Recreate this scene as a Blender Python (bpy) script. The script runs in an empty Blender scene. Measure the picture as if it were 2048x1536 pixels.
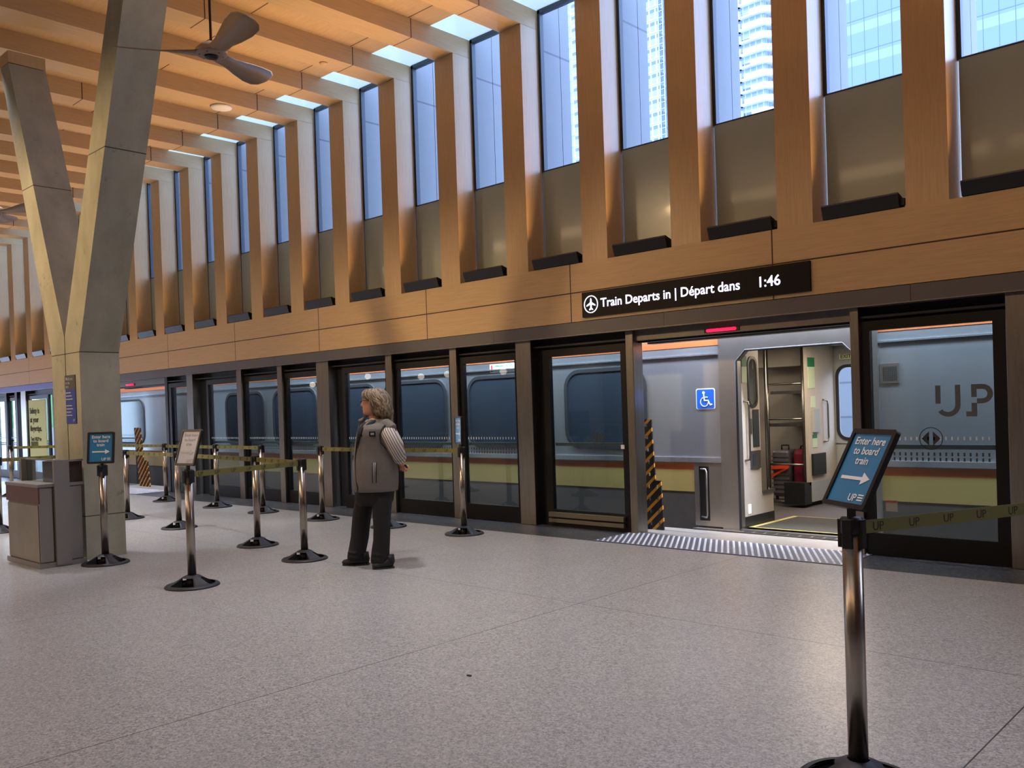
import bpy, bmesh, math, random
from mathutils import Vector, Matrix
random.seed(7)
S = bpy.context.scene
COL = S.collection
PI = math.pi
R = math.radians

def lin(h):
    h = h.lstrip('#'); o = []
    for i in (0, 2, 4):
        v = int(h[i:i+2], 16) / 255
        o.append(v/12.92 if v <= .04045 else ((v+.055)/1.055)**2.4)
    return (o[0], o[1], o[2], 1)

# ------------------------------------------------------------------ camera
cam = bpy.data.objects.new('camera', bpy.data.cameras.new('camera')); COL.objects.link(cam)
cam.data.sensor_width = 36; cam.data.sensor_fit = 'HORIZONTAL'
cam.data.lens = 36*1779.3/2048
cam.data.shift_y = 62.77/2048
cam.data.clip_start = .05; cam.data.clip_end = 1500
rt = Vector((0.72799774, 0.68477697, -0.03316326)); up = Vector((0.01694191, 0.03038874, 0.99939456)); bk = Vector((0.68537017, -0.72811883, 0.01052151))
M = Matrix.Identity(4)
for i, v in enumerate((rt, up, bk)):
    for j in range(3): M[j][i] = v[j]
M.translation = (0, 0, 1.45)
cam.matrix_world = M
S.camera = cam
# ------------------------------------------------------------------ exposure
S.view_settings.view_transform = 'Standard'; S.view_settings.look = 'None'
S.view_settings.gamma = 1; S.view_settings.use_curve_mapping = False
S.view_settings.exposure = 0.22
# ------------------------------------------------------------------ overcast sky
W = bpy.data.worlds.new('sky'); S.world = W; W.use_nodes = True
bg = W.node_tree.nodes['Background']; bg.inputs[0].default_value = lin('#cbdcff'); bg.inputs[1].default_value = 8.5

def area(name, loc, rot, sx, sy, power, color, parent=None, spread=PI):
    l = bpy.data.lights.new(name, 'AREA'); l.shape = 'RECTANGLE'; l.size = sx; l.size_y = sy
    l.energy = power; l.color = lin(color)[:3]; l.spread = spread
    o = bpy.data.objects.new(name, l); COL.objects.link(o); o.location = loc; o.rotation_euler = rot
    if parent: o.parent = parent; o.location = Vector(loc) - wloc(parent)
    return o
def wloc(p):
    v = Vector((0, 0, 0))
    while p: v += p.location; p = p.parent
    return v
# warm lamps inside the raised roof lantern behind the camera; the edge of the lower ceiling cuts them off above about 4 m on the window wall
for x, pa, pb in ((-31, 280, 230), (-21, 260, 230), (-11, 175, 110), (-1, 115, 55)):
    area('lantern_light', (x, -7.2, 7.5), (R(80), 0, 0), 9.6, .7, pa, '#ffd0a0')
    area('lantern_fill', (x, -4.2, 8.8), (R(12), 0, 0), 8, 2.5, pb, '#eef0ff')  # unseen fill added up here to light the floor
# unseen fill lamp added at the lantern to brighten the column
area('column_fill', (-12.5, -3.4, 6.52), (R(69), 0, R(-19)), .7, .35, 25, '#ffd6a0', spread=R(38))
# fill lamps added under the ceiling, out of view, to brighten the floor
for k in (0, 2, 8, 10, 12, 15, 18, 21):
    area('floor_fill', (-2.39-.175-1.18*k, 3.75, 5.995), (R(6), 0, 0), .2, .5, 38 if k < 3 else 112, '#f3f3fb', spread=R(88))
area('floor_fill', (-6.6, 4.6, 6.22), (R(4), R(4), 0), .3, .5, 30, '#f3f3fb', spread=R(80))
# unseen strip lamps added over the platform edge to brighten train and sill
for x in (-26, -18, -10, -2, 5):
    area('platform_edge_fill', (x, 8.43, 2.84), (R(4), 0, 0), 7.6, .16, 560 if x > -12 else 190, '#dfe8ff')

# ------------------------------------------------------------------ materials
MATS = {}
def mat(name, col, rough=.5, metal=0, noise=0, nscale=8, stretch=(1, 1, 1), bump=0, emit=None, estr=0, coat=0, col2=None, spec=.5):
    if name in MATS: return MATS[name]
    m = bpy.data.materials.new(name); m.use_nodes = True; MATS[name] = m
    nt = m.node_tree; b = nt.nodes['Principled BSDF']; c = lin(col)
    b.inputs['Base Color'].default_value = c; b.inputs['Roughness'].default_value = rough; b.inputs['Metallic'].default_value = metal
    b.inputs['Specular IOR Level'].default_value = spec
    if coat: b.inputs['Coat Weight'].default_value = coat; b.inputs['Coat Roughness'].default_value = .05
    if emit: b.inputs['Emission Color'].default_value = lin(emit); b.inputs['Emission Strength'].default_value = estr
    if noise or bump or col2:
        tc = nt.nodes.new('ShaderNodeTexCoord'); mp = nt.nodes.new('ShaderNodeMapping'); mp.inputs['Scale'].default_value = stretch
        nz = nt.nodes.new('ShaderNodeTexNoise'); nz.inputs['Scale'].default_value = nscale; nz.inputs['Detail'].default_value = 6; nz.inputs['Roughness'].default_value = .6
        nt.links.new(tc.outputs['Object'], mp.inputs[0]); nt.links.new(mp.outputs[0], nz.inputs['Vector'])
        if noise or col2:
            mx = nt.nodes.new('ShaderNodeMix'); mx.data_type = 'RGBA'
            a = lin(col2) if col2 else [x*(1-noise) for x in c[:3]]+[1]
            mx.inputs['A'].default_value = a; mx.inputs['B'].default_value = c if col2 else [min(1, x*(1+noise)) for x in c[:3]]+[1]
            rp = nt.nodes.new('ShaderNodeMapRange'); rp.inputs['From Min'].default_value = .3; rp.inputs['From Max'].default_value = .7
            nt.links.new(nz.outputs[0], rp.inputs[0]); nt.links.new(rp.outputs[0], mx.inputs['Factor']); nt.links.new(mx.outputs['Result'], b.inputs['Base Color'])
        if bump:
            bp = nt.nodes.new('ShaderNodeBump'); bp.inputs['Strength'].default_value = bump; bp.inputs['Distance'].default_value = .01
            nt.links.new(nz.outputs[0], bp.inputs['Height']); nt.links.new(bp.outputs[0], b.inputs['Normal'])
    return m
def nodes(m): return m.node_tree, m.node_tree.nodes['Principled BSDF']
def mathn(nt, op, a, b=None, c=None):
    n = nt.nodes.new('ShaderNodeMath'); n.operation = op
    for i, v in enumerate((a, b, c)):
        if v is None: continue
        if isinstance(v, (int, float)): n.inputs[i].default_value = v
        else: nt.links.new(v, n.inputs[i])
    return n.outputs[0]
def seams(m, specs, col, width=.006):
    """dark joint lines where a world coordinate passes given positions: (axis, offset, period or 0)"""
    nt, b = nodes(m); g = nt.nodes.new('ShaderNodeNewGeometry'); sp = nt.nodes.new('ShaderNodeSeparateXYZ'); nt.links.new(g.outputs['Position'], sp.inputs[0])
    tot = None
    for ax, off, per in specs:
        v = mathn(nt, 'SUBTRACT', sp.outputs[ax], off)
        if per: v = mathn(nt, 'PINGPONG', v, per)   # 0 at multiples of 2*per
        v = mathn(nt, 'ABSOLUTE', v); v = mathn(nt, 'LESS_THAN', v, width)
        tot = v if tot is None else mathn(nt, 'MAXIMUM', tot, v)
    mx = nt.nodes.new('ShaderNodeMix'); mx.data_type = 'RGBA'; mx.inputs['B'].default_value = lin(col)
    src = b.inputs['Base Color']
    if src.links: nt.links.new(src.links[0].from_socket, mx.inputs['A'])
    else: mx.inputs['A'].default_value = src.default_value
    nt.links.new(tot, mx.inputs['Factor']); nt.links.new(mx.outputs['Result'], src)
    return m
def wood(name, stretch): return mat(name, '#bfa47c', .5 if 'vert' not in name else .34, noise=.09, nscale=9, stretch=stretch, spec=.5)
m_fin = wood('maple_vertical', (6, 6, .35)); m_beam = seams(wood('maple_beam', (6, .35, 6)), [(1, 7.23, 0), (1, 5.15, 0), (1, 1.2, 0)], '#3a2412', .007)
m_ceil = seams(wood('maple_ceiling', (.5, 3, 1)), [(1, 7.20, 0), (1, 5.75, 0), (1, 2.4, 0), (1, -1, 0)], '#3a2412', .008)
m_fascia = seams(wood('maple_fascia', (.35, 6, 7)), [(0, -3.98, 1.245), (2, 2.715, 0)], '#2e1c0e', .007)
m_wood_dark = mat('walnut_panel', '#5a4230', .5, noise=.15, nscale=6, stretch=(1, 1, .3))
m_conc = mat('board_formed_concrete', '#a4a491', .85, noise=.24, nscale=2.2, bump=.25, stretch=(1, 1, .6))
m_conc2 = mat('concrete_groove', '#4a453c', .9)
def add_pits(m):
    nt, b = nodes(m); tc = nt.nodes.new('ShaderNodeTexCoord'); n = nt.nodes.new('ShaderNodeTexNoise'); n.inputs['Scale'].default_value = 7; n.inputs['Detail'].default_value = 8; n.inputs['Roughness'].default_value = .75
    nt.links.new(tc.outputs['Object'], n.inputs['Vector']); r = nt.nodes.new('ShaderNodeMapRange'); r.inputs['From Min'].default_value = .30; r.inputs['From Max'].default_value = .38; r.inputs['To Min'].default_value = .55
    nt.links.new(n.outputs[0], r.inputs[0]); mx = nt.nodes.new('ShaderNodeMix'); mx.data_type = 'RGBA'; mx.blend_type = 'MULTIPLY'; mx.inputs['Factor'].default_value = 1
    nt.links.new(b.inputs['Base Color'].links[0].from_socket, mx.inputs['A']); nt.links.new(r.outputs[0], mx.inputs['B']); nt.links.new(mx.outputs['Result'], b.inputs['Base Color'])
add_pits(m_conc); seams(m_conc, [(2, 2.16, 0), (2, 4.1, 0), (2, .45, 0)], '#4c463b', .005)
m_steel = mat('brushed_steel', '#8f8b84', .32, 1, noise=.12, nscale=5, stretch=(6, 6, .6))
m_steel_d = mat('dull_steel', '#77736d', .45, .9, noise=.1, nscale=4)
m_post = mat('brushed_post', '#a59d92', .28, 1, noise=.05, nscale=20, stretch=(1, 1, .1))
m_header = seams(mat('grey_header_metal', '#5a5a5e', .45, .25, noise=.06, nscale=2), [(0, -5.22, 1.25)], '#2b2927', .003)
m_black = mat('black_frame', '#0a0b0d', .4, spec=.3)
m_rubber = mat('black_rubber', '#1d1e21', .5, noise=.15, nscale=30)
m_blackplastic = mat('black_plastic', '#0e0f11', .4)
m_dark = mat('dark_metal', '#2b2d31', .45, .5)
m_train = mat('stainless_train', '#a3a7ad', .34, .85, noise=.10, nscale=1.3, stretch=(1, 1, .25))
m_train_frame = mat('stainless_door_frame', '#9b9894', .3, .9, noise=.1, nscale=2)
m_skirt = mat('train_skirt', '#3e3a36', .6, .2, noise=.1)
m_orange = mat('orange_band', '#9c5226', .5); m_yellow = mat('olive_yellow_band', '#8d7a44', .5)
m_trainwin = mat('tinted_train_glass', '#2b333c', .08, 0, spec=.8)
m_gasket = mat('window_gasket', '#1b1e24', .5)
m_beige = mat('train_interior_panel', '#b3aa9c', .5, noise=.03); m_greyp = mat('train_grey_panel', '#9aa09f', .45)
m_trainfloor = mat('ribbed_train_floor', '#4c4745', .6, noise=.15, nscale=3, stretch=(.4, 14, 1))
m_mat = mat('dark_door_mat', '#35332c', .7)
m_white = mat('white_plastic', '#dedfe0', .5); m_uv = mat('white_lettering', '#e9ecee', .6)
m_blue = mat('sign_blue', '#1f74a8', .35, coat=.3); m_wc = mat('accessibility_blue', '#0f55b8', .4)
m_led = mat('led_white', '#ffffff', .5, emit='#e6e2ff', estr=1.6)
m_red = mat('red_indicator', '#ff2040', .4, emit='#ff1038', estr=3)
m_green = mat('green_label', '#1c6b41', .6); m_pale = mat('pale_label', '#b8c8a4', .6); m_darklabel = mat('dark_notice', '#2b333c', .5)
m_olive = mat('belt_webbing', '#6e6a34', .8, noise=.05, nscale=60); m_beltink = mat('belt_ink', '#2d2c18', .8)
m_spandrel = mat('backpainted_glass', '#a0b0ae', .22, 0, coat=.15, noise=.02, nscale=1)
m_skypanel = mat('diffusing_skylight', '#eef6ff', .5)
m_clad = mat('exterior_cladding', '#646766', .5, .1, noise=.03)
m_gask2 = mat('window_edge_gasket', '#3a444c', .5, .3)

def mk_floor():
    m = mat('terrazzo', '#919594', .3, noise=.06, nscale=.8); nt, b = nodes(m)
    tc = nt.nodes.new('ShaderNodeTexCoord')
    prev = b.inputs['Base Color'].links[0].from_socket
    for sc, lo, hi, fac, A, B in ((70, 0, 1, .5, '#5e5c5a', '#c9c6c0'), (150, 0, 1, .42, '#4f4e50', '#cfccc6')):
        v = nt.nodes.new('ShaderNodeTexVoronoi'); v.inputs['Scale'].default_value = sc; nt.links.new(tc.outputs['Object'], v.inputs['Vector'])
        sp = nt.nodes.new('ShaderNodeSeparateColor'); nt.links.new(v.outputs['Color'], sp.inputs[0])
        mx = nt.nodes.new('ShaderNodeMix'); mx.data_type = 'RGBA'; mx.inputs['A'].default_value = lin(A); mx.inputs['B'].default_value = lin(B)
        nt.links.new(sp.outputs[0], mx.inputs['Factor'])
        m2 = nt.nodes.new('ShaderNodeMix'); m2.data_type = 'RGBA'; m2.inputs['Factor'].default_value = fac
        nt.links.new(prev, m2.inputs['A']); nt.links.new(mx.outputs['Result'], m2.inputs['B']); prev = m2.outputs['Result']
    nt.links.new(prev, b.inputs['Base Color'])
    n = nt.nodes.new('ShaderNodeTexNoise'); n.inputs['Scale'].default_value = 1.1; n.inputs['Detail'].default_value = 5; nt.links.new(tc.outputs['Object'], n.inputs['Vector'])
    r = nt.nodes.new('ShaderNodeMapRange'); r.inputs['To Min'].default_value = .22; r.inputs['To Max'].default_value = .42; nt.links.new(n.outputs[0], r.inputs[0]); nt.links.new(r.outputs[0], b.inputs['Roughness'])
    return seams(m, [(0, -4.1, 1.4975), (1, -2.2, 3.6)], '#3c3b3d', .0035)
m_floor = mk_floor()
def mk_granite():
    m = mat('dark_granite', '#3b3c40', .4); nt, b = nodes(m); tc = nt.nodes.new('ShaderNodeTexCoord')
    v = nt.nodes.new('ShaderNodeTexVoronoi'); v.inputs['Scale'].default_value = 60; nt.links.new(tc.outputs['Object'], v.inputs['Vector'])
    sp = nt.nodes.new('ShaderNodeSeparateColor'); nt.links.new(v.outputs['Color'], sp.inputs[0])
    mx = nt.nodes.new('ShaderNodeMix'); mx.data_type = 'RGBA'; mx.inputs['A'].default_value = lin('#26272b'); mx.inputs['B'].default_value = lin('#5a5c60')
    p = mathn(nt, 'POWER', sp.outputs[0], 3); nt.links.new(p, mx.inputs['Factor']); nt.links.new(mx.outputs['Result'], b.inputs['Base Color'])
    return m
m_granite = mk_granite()
def mk_glass(name, tint, refl=1.0, rough=0.0):
    m = bpy.data.materials.new(name); m.use_nodes = True; nt = m.node_tree; nt.nodes.clear()
    o = nt.nodes.new('ShaderNodeOutputMaterial'); t = nt.nodes.new('ShaderNodeBsdfTransparent'); t.inputs[0].default_value = lin(tint)
    g = nt.nodes.new('ShaderNodeBsdfGlossy'); g.inputs['Roughness'].default_value = rough; g.inputs[0].default_value = (refl, refl, refl, 1)
    f0 = nt.nodes.new('ShaderNodeFresnel'); f0.inputs[0].default_value = 1.5
    ge = nt.nodes.new('ShaderNodeNewGeometry'); inv = nt.nodes.new('ShaderNodeMath'); inv.operation = 'SUBTRACT'; inv.inputs[0].default_value = 1; nt.links.new(ge.outputs['Backfacing'], inv.inputs[1])
    f = nt.nodes.new('ShaderNodeMath'); f.operation = 'MULTIPLY'; nt.links.new(f0.outputs[0], f.inputs[0]); nt.links.new(inv.outputs[0], f.inputs[1])
    x = nt.nodes.new('ShaderNodeMixShader'); nt.links.new(f.outputs[0], x.inputs[0]); nt.links.new(t.outputs[0], x.inputs[1]); nt.links.new(g.outputs[0], x.inputs[2]); nt.links.new(x.outputs[0], o.inputs[0])
    return m
m_glass = mk_glass('platform_door_glass', '#e2ebeb'); m_glass_clear = mk_glass('window_glass', '#e6f0ff', .5)
def mk_skylight():
    m = bpy.data.materials.new('fritted_skylight'); m.use_nodes = True; nt = m.node_tree; nt.nodes.clear()
    o = nt.nodes.new('ShaderNodeOutputMaterial'); t = nt.nodes.new('ShaderNodeBsdfTranslucent'); t.inputs[0].default_value = (.6, .66, .7, 1)
    p = nt.nodes.new('ShaderNodeBsdfTransparent'); p.inputs[0].default_value = (.165, .175, .15, 1)
    x = nt.nodes.new('ShaderNodeMixShader'); x.inputs[0].default_value = .55
    nt.links.new(t.outputs[0], x.inputs[1]); nt.links.new(p.outputs[0], x.inputs[2]); nt.links.new(x.outputs[0], o.inputs[0]); return m
m_sky = mk_skylight()
def mk_grid(name, base, line, win, sx, sz, lw, facx=.0):
    """curtain wall: floors every sz, mullions every sx, in world x/z"""
    m = mat(name, base, .25, 0, coat=.4); nt, b = nodes(m); g = nt.nodes.new('ShaderNodeNewGeometry'); sp = nt.nodes.new('ShaderNodeSeparateXYZ'); nt.links.new(g.outputs['Position'], sp.inputs[0])
    hx = mathn(nt, 'ADD', sp.outputs[0], sp.outputs[1])
    vx = mathn(nt, 'LESS_THAN', mathn(nt, 'PINGPONG', hx, sx/2), lw); vz = mathn(nt, 'LESS_THAN', mathn(nt, 'PINGPONG', sp.outputs[2], sz/2), lw*1.3)
    band = mathn(nt, 'LESS_THAN', mathn(nt, 'PINGPONG', mathn(nt, 'ADD', sp.outputs[2], sz*.25), sz/2), sz*.14)
    mx = nt.nodes.new('ShaderNodeMix'); mx.data_type = 'RGBA'; mx.inputs['A'].default_value = lin(base); mx.inputs['B'].default_value = lin(win); nt.links.new(band, mx.inputs['Factor'])
    m2 = nt.nodes.new('ShaderNodeMix'); m2.data_type = 'RGBA'; nt.links.new(mx.outputs['Result'], m2.inputs['A']); m2.inputs['B'].default_value = lin(line); nt.links.new(mathn(nt, 'MAXIMUM', vx, vz), m2.inputs['Factor'])
    nt.links.new(m2.outputs['Result'], b.inputs['Base Color']); return m

seams(m_clad, [(2, 5.78, 0)], '#3c4248', .012)
# ------------------------------------------------------------------ mesh helpers
def bx(bm, x0, x1, y0, y1, z0, z1, mi=0):
    v = [bm.verts.new(p) for p in ((x0, y0, z0), (x1, y0, z0), (x1, y1, z0), (x0, y1, z0), (x0, y0, z1), (x1, y0, z1), (x1, y1, z1), (x0, y1, z1))]
    for f in ((0, 3, 2, 1), (4, 5, 6, 7), (0, 1, 5, 4), (1, 2, 6, 5), (2, 3, 7, 6), (3, 0, 4, 7)):
        bm.faces.new([v[i] for i in f]).material_index = mi
def BX(*a, mi=0):
    bm = bmesh.new(); bx(bm, *a, mi=mi); return bm
def prism(bm, pts, axis, a, b, mi=0):
    """extrude a 2-D polygon along an axis from a to b"""
    def P(p, t):
        return {0: (t, p[0], p[1]), 1: (p[0], t, p[1]), 2: (p[0], p[1], t)}[axis]
    A = [bm.verts.new(P(p, a)) for p in pts]; B = [bm.verts.new(P(p, b)) for p in pts]
    n = len(pts)
    for f in [A[::-1], B] + [[A[i], A[(i+1) % n], B[(i+1) % n], B[i]] for i in range(n)]:
        bm.faces.new(f).material_index = mi
def rrect(x0, x1, z0, z1, r, n=6, chamfer=None):
    o = []
    for cx, cz, a0 in ((x1-r, z1-r, 0), (x0+r, z1-r, 90), (x0+r, z0+r, 180), (x1-r, z0+r, 270)):
        for k in range(n+1):
            a = R(a0+90*k/n); o.append((cx+r*math.cos(a), cz+r*math.sin(a)))
    return o
def ringp(bm, outer, inner, axis, a, b, mi=0):
    """frame between two outlines with equal vertex counts"""
    def P(p, t): return {0: (t, p[0], p[1]), 1: (p[0], t, p[1]), 2: (p[0], p[1], t)}[axis]
    L = [[bm.verts.new(P(p, t)) for p in q] for t in (a, b) for q in (outer, inner)]
    n = len(outer); oa, ia, ob, ib = L
    for i in range(n):
        j = (i+1) % n
        for f in ((oa[i], oa[j], ia[j], ia[i]), (ob[i], ib[i], ib[j], ob[j]), (oa[i], ob[i], ob[j], oa[j]), (ia[i], ia[j], ib[j], ib[i])):
            bm.faces.new(f).material_index = mi
def tube(bm, pts, rad, n=10, mi=0, sq=None, cap=True):
    """tube through points; rad: number, list of numbers or list of (ra, rb); sq: reference side vector for ra"""
    pts = [Vector(p) for p in pts]; N = len(pts)
    if not isinstance(rad, (list, tuple)): rad = [rad]*N
    prev = None; rings = []
    for i, p in enumerate(pts):
        d = (pts[min(i+1, N-1)] - pts[max(i-1, 0)]).normalized()
        if sq is not None: s = Vector(sq)
        elif prev is not None: s = prev
        else: s = Vector((1, 0, 0)) if abs(d.x) < .8 else Vector((0, 1, 0))
        s = (s - d*s.dot(d)).normalized(); t = d.cross(s); prev = s
        ra, rb = rad[i] if isinstance(rad[i], (list, tuple)) else (rad[i], rad[i])
        rings.append([bm.verts.new(p + s*ra*math.cos(2*PI*k/n) + t*rb*math.sin(2*PI*k/n)) for k in range(n)])
    for a, b in zip(rings, rings[1:]):
        for k in range(n):
            f = bm.faces.new((a[k], a[(k+1) % n], b[(k+1) % n], b[k])); f.smooth = True; f.material_index = mi
    if cap:
        bm.faces.new(rings[0][::-1]).material_index = mi; bm.faces.new(rings[-1]).material_index = mi
def lathe(bm, prof, n=28, c=(0, 0), mi=0, z0=0):
    rings = []
    for r, z in prof:
        rings.append([bm.verts.new((c[0]+r*math.cos(2*PI*k/n), c[1]+r*math.sin(2*PI*k/n), z0+z)) for k in range(n)])
    for a, b in zip(rings, rings[1:]):
        for k in range(n):
            f = bm.faces.new((a[k], a[(k+1) % n], b[(k+1) % n], b[k])); f.smooth = True; f.material_index = mi
    bm.faces.new(rings[0][::-1]).material_index = mi; bm.faces.new(rings[-1]).material_index = mi
def bevel(bm, w, seg=2):
    bmesh.ops.bevel(bm, geom=bm.edges[:], offset=w, segments=seg, affect='EDGES', profile=.5, clamp_overlap=True); return bm
def obj(name, bm, m, parent=None, fix=True):
    """link a bmesh (in world coordinates, or in its thing's own when the thing is at the origin) as one mesh object"""
    if fix: bmesh.ops.recalc_face_normals(bm, faces=bm.faces[:])
    if parent:
        off = wloc(parent); bmesh.ops.translate(bm, verts=bm.verts[:], vec=-off)
    me = bpy.data.meshes.new(name); bm.to_mesh(me); bm.free()
    for mm in (m if isinstance(m, (list, tuple)) else [m]): me.materials.append(mm)
    o = bpy.data.objects.new(name, me); COL.objects.link(o)
    if parent: o.parent = parent
    return o
def tag(o, label=None, cat=None, group=None, kind=None):
    if label: o['label'] = label
    if cat: o['category'] = cat
    if group: o['group'] = group
    if kind: o['kind'] = kind
    return o
def thing(name, loc, label, cat, group=None, kind=None):
    o = bpy.data.objects.new(name, None); COL.objects.link(o); o.location = loc; o.empty_display_size = .1
    return tag(o, label, cat, group, kind)
def struct(name, bm=None, m=None, label=None, loc=(0, 0, 0)):
    if bm is None:
        o = bpy.data.objects.new(name, None); COL.objects.link(o); o.location = loc
    else: o = obj(name, bm, m)
    o['kind'] = 'structure'
    if label: o['label'] = label
    return o
def dup(o, parent=None):
    c = o.copy(); COL.objects.link(c); c.parent = parent
    for k in list(o.children): dup(k, c)
    return c
def text(s, size, align='CENTER', bold=0, depth=.002, sp=1.0, lsp=1.0):
    """lettering as a bmesh lying in the x/z plane, facing -y, baseline at z=0"""
    cu = bpy.data.curves.new('t', 'FONT'); cu.body = s; cu.size = size; cu.align_x = align; cu.offset = bold; cu.extrude = depth/2; cu.resolution_u = 3; cu.space_character = sp; cu.space_line = lsp
    o = bpy.data.objects.new('t', cu); me = bpy.data.meshes.new_from_object(o)
    bm = bmesh.new(); bm.from_mesh(me); bpy.data.objects.remove(o); bpy.data.meshes.remove(me)
    bmesh.ops.rotate(bm, verts=bm.verts[:], cent=(0, 0, 0), matrix=Matrix.Rotation(PI/2, 3, 'X')); return bm
def shift(bm, v): bmesh.ops.translate(bm, verts=bm.verts[:], vec=v); return bm
def rot(bm, a, ax): bmesh.ops.rotate(bm, verts=bm.verts[:], cent=(0, 0, 0), matrix=Matrix.Rotation(a, 3, ax)); return bm
def merge(bm, *others):
    for o in others:
        me = bpy.data.meshes.new('x'); o.to_mesh(me); bm.from_mesh(me); bpy.data.meshes.remove(me); o.free()
    return bm
ORD = ['first', 'second', 'third', 'fourth', 'fifth', 'sixth', 'seventh', 'eighth', 'ninth', 'tenth', 'eleventh', 'twelfth', 'thirteenth', 'fourteenth', 'fifteenth', 'sixteenth', 'seventeenth', 'eighteenth', 'nineteenth', 'twentieth', 'twenty-first', 'twenty-second', 'twenty-third', 'twenty-fourth', 'twenty-fifth', 'twenty-sixth', 'twenty-seventh']


# ================================================================== THE HALL
XL, XR = -36.0, 7.5
YW = 7.92          # front of the timber wall
YG = 8.25          # window glass
struct('floor', BX(XL, XR, -8, 7.37, -.1, 0), m_floor)
bm = BX(XL, XR, 7.37, 8.07, -.1, 0)
for a, b in ((XL, -19.35), (-16.8, -5.8), (-3.2, XR)): bx(bm, a, b, 8.07, 8.62, -.1, 0)
struct('trim_1', bm, m_granite, 'dark granite strip along the foot of the platform screen')
m_sill = mat('door_sill_metal', '#9c968e', .45, .6, noise=.08)
for i, (a, b, w) in enumerate(((-5.8, -3.2, 'right'), (-19.35, -16.8, 'left'))):
    struct('trim_%d' % (2+i), BX(a, b, 8.07, 8.62, -.1, .0), m_sill, 'pale metal door sill at the %s doorway' % w)
struct('wall_back', BX(XL, XR, -8.2, -8, 0, 9.0), m_wood_dark)
struct('trim_60', BX(XL, XR, -1.4, -1.2, 6.0, 9.0), m_wood_dark, 'upstand where the ceiling steps up behind the camera')
struct('ceiling_back', BX(XL, XR, -8.2, -1.2, 9.0, 9.1), mat('white_ceiling', '#c9c4ba', .8))
struct('wall_right', BX(XR, XR+.2, -8, 8.3, 0, 9.0), m_wood_dark)
bm = BX(XL-.1, XL, -8, 1.5, 0, 9); bx(bm, XL-.1, XL, 1.5, 8.2, 2.3, 9); bx(bm, XL-.1, XL, 3.2, 3.5, 0, 2.3); bx(bm, XL-.1, XL, 5.2, 8.2, 0, 2.3)
struct('wall_left', bm, m_wood_dark)
# ceiling panels between the beams, with skylight slots along the window wall
struct('ceiling', BX(XL, XR, -1.2, 7.55, 6.24, 6.249), m_ceil)
# fascia and header
struct('trim_4', BX(XL, XR, YW, 8.2, 2.385, 3.045), m_fascia, 'long maple fascia band under the tall windows')
struct('trim_5', BX(XL, XR, YW-.004, 8.3, 2.235, 2.378), m_header, 'grey metal header band over the platform doors')
struct('trim_6', BX(XL, XR, YW-.008, YW+.02, 2.228, 2.236), m_steel, 'thin bright edge under the grey header')
m_violet = mat('header_violet_glow', '#4a4a96', .4, emit='#3a36a0', estr=.18)  # reflected violet light painted onto the header, with weak emission
struct('trim_7', BX(XL, -21.5, YW-.03, YW-.006, 2.24, 2.374), m_violet, 'violet-blue reflected light painted as a glowing strip on the far left of the header')
# ledge behind the fascia
struct('trim_8', BX(XL, XR, YW+.28, 8.3, 2.3, 3.02), m_wood_dark)
KF = range(-5, 27)
XRK = lambda k: -2.39 - 1.18*k
for k in KF:
    xr = XRK(k); xl = xr - .35
    if xr > XR-.1 or xl < XL: continue
    if k == 1: lab = 'maple portal frame rising just right of the departure display'
    elif k == 0: lab = 'rightmost maple portal frame seen in the photo'
    elif k < 0: lab = 'maple portal frame beyond the right edge, %s from the rightmost visible one' % ORD[-k-1]
    elif k < 22: lab = 'maple portal frame, %s to the left from the departure display end' % ORD[k-2]
    else: lab = 'distant maple portal frame beyond the V-shaped concrete column, %s past it' % ORD[k-22]
    t = thing('timber_portal_frame', (xl, YW, 3.045), lab, 'portal frame', 'maple portal frames along the window wall')
    obj('fin', BX(xl, xr, YW, YG-.02, 3.045, 6.0), m_fin, t)
    obj('beam', BX(xl, xr, -1.15, YG-.02, 6.002, 6.238), m_beam, t)
# window bays
wn = 0
for k in KF:
    xr = XRK(k); x0 = xr; x1 = xr + 1.18 - .35      # bay to the right of fin k
    if x1 > XR or x0 < XL: continue
    wn += 1
    t = struct('window_%d' % wn, label='tall narrow window bay %s' % ('right of the %s portal frame' % ORD[k] if k >= 0 else 'beyond the right edge'), loc=(x0, YG, 3.02))
    obj('spandrel_panel', BX(x0+.01, x1-.0, YG-.012, YG+.02, 3.02, 4.28), m_spandrel, t)
    obj('spandrel_edge', BX(x0, x1, YG-.014, YG+.02, 4.28, 4.295), m_gask2, t)
    obj('glass', BX(x0+.03, x1, YG, YG+.012, 4.29, 6.2), m_glass_clear, t)
    bm = BX(x0, x0+.035, YG-.015, YG+.05, 4.29, 6.24); bx(bm, x1-.03, x1, YG-.015, YG+.05, 4.29, 6.24); bx(bm, x0, x1, YG-.015, YG+.05, 6.2, 6.26)
    obj('frame', bm, m_gask2, t)
    obj('skylight_pane', BX(x0-.15, x1+.15, 7.5, YG+.03, 6.25, 6.262), m_sky, t)
    # projecting metal fin outside the glass
    bm = BX(x0-.32, x0, YG+.05, 8.64, 2.9, 6.9); bx(bm, x0-.32, x0, 8.648, 8.83, 2.9, 6.9)
    bx(bm, x0-.31, x0-.006, 8.63, 8.66, 2.9, 6.9)
    obj('outer_fin', bm, m_clad, t)
    bm = BX(x0-.36, x0, YG-.02, YG+.05, 3.0, 6.24)
    obj('fin_backing', bm, m_gask2, t)
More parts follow.
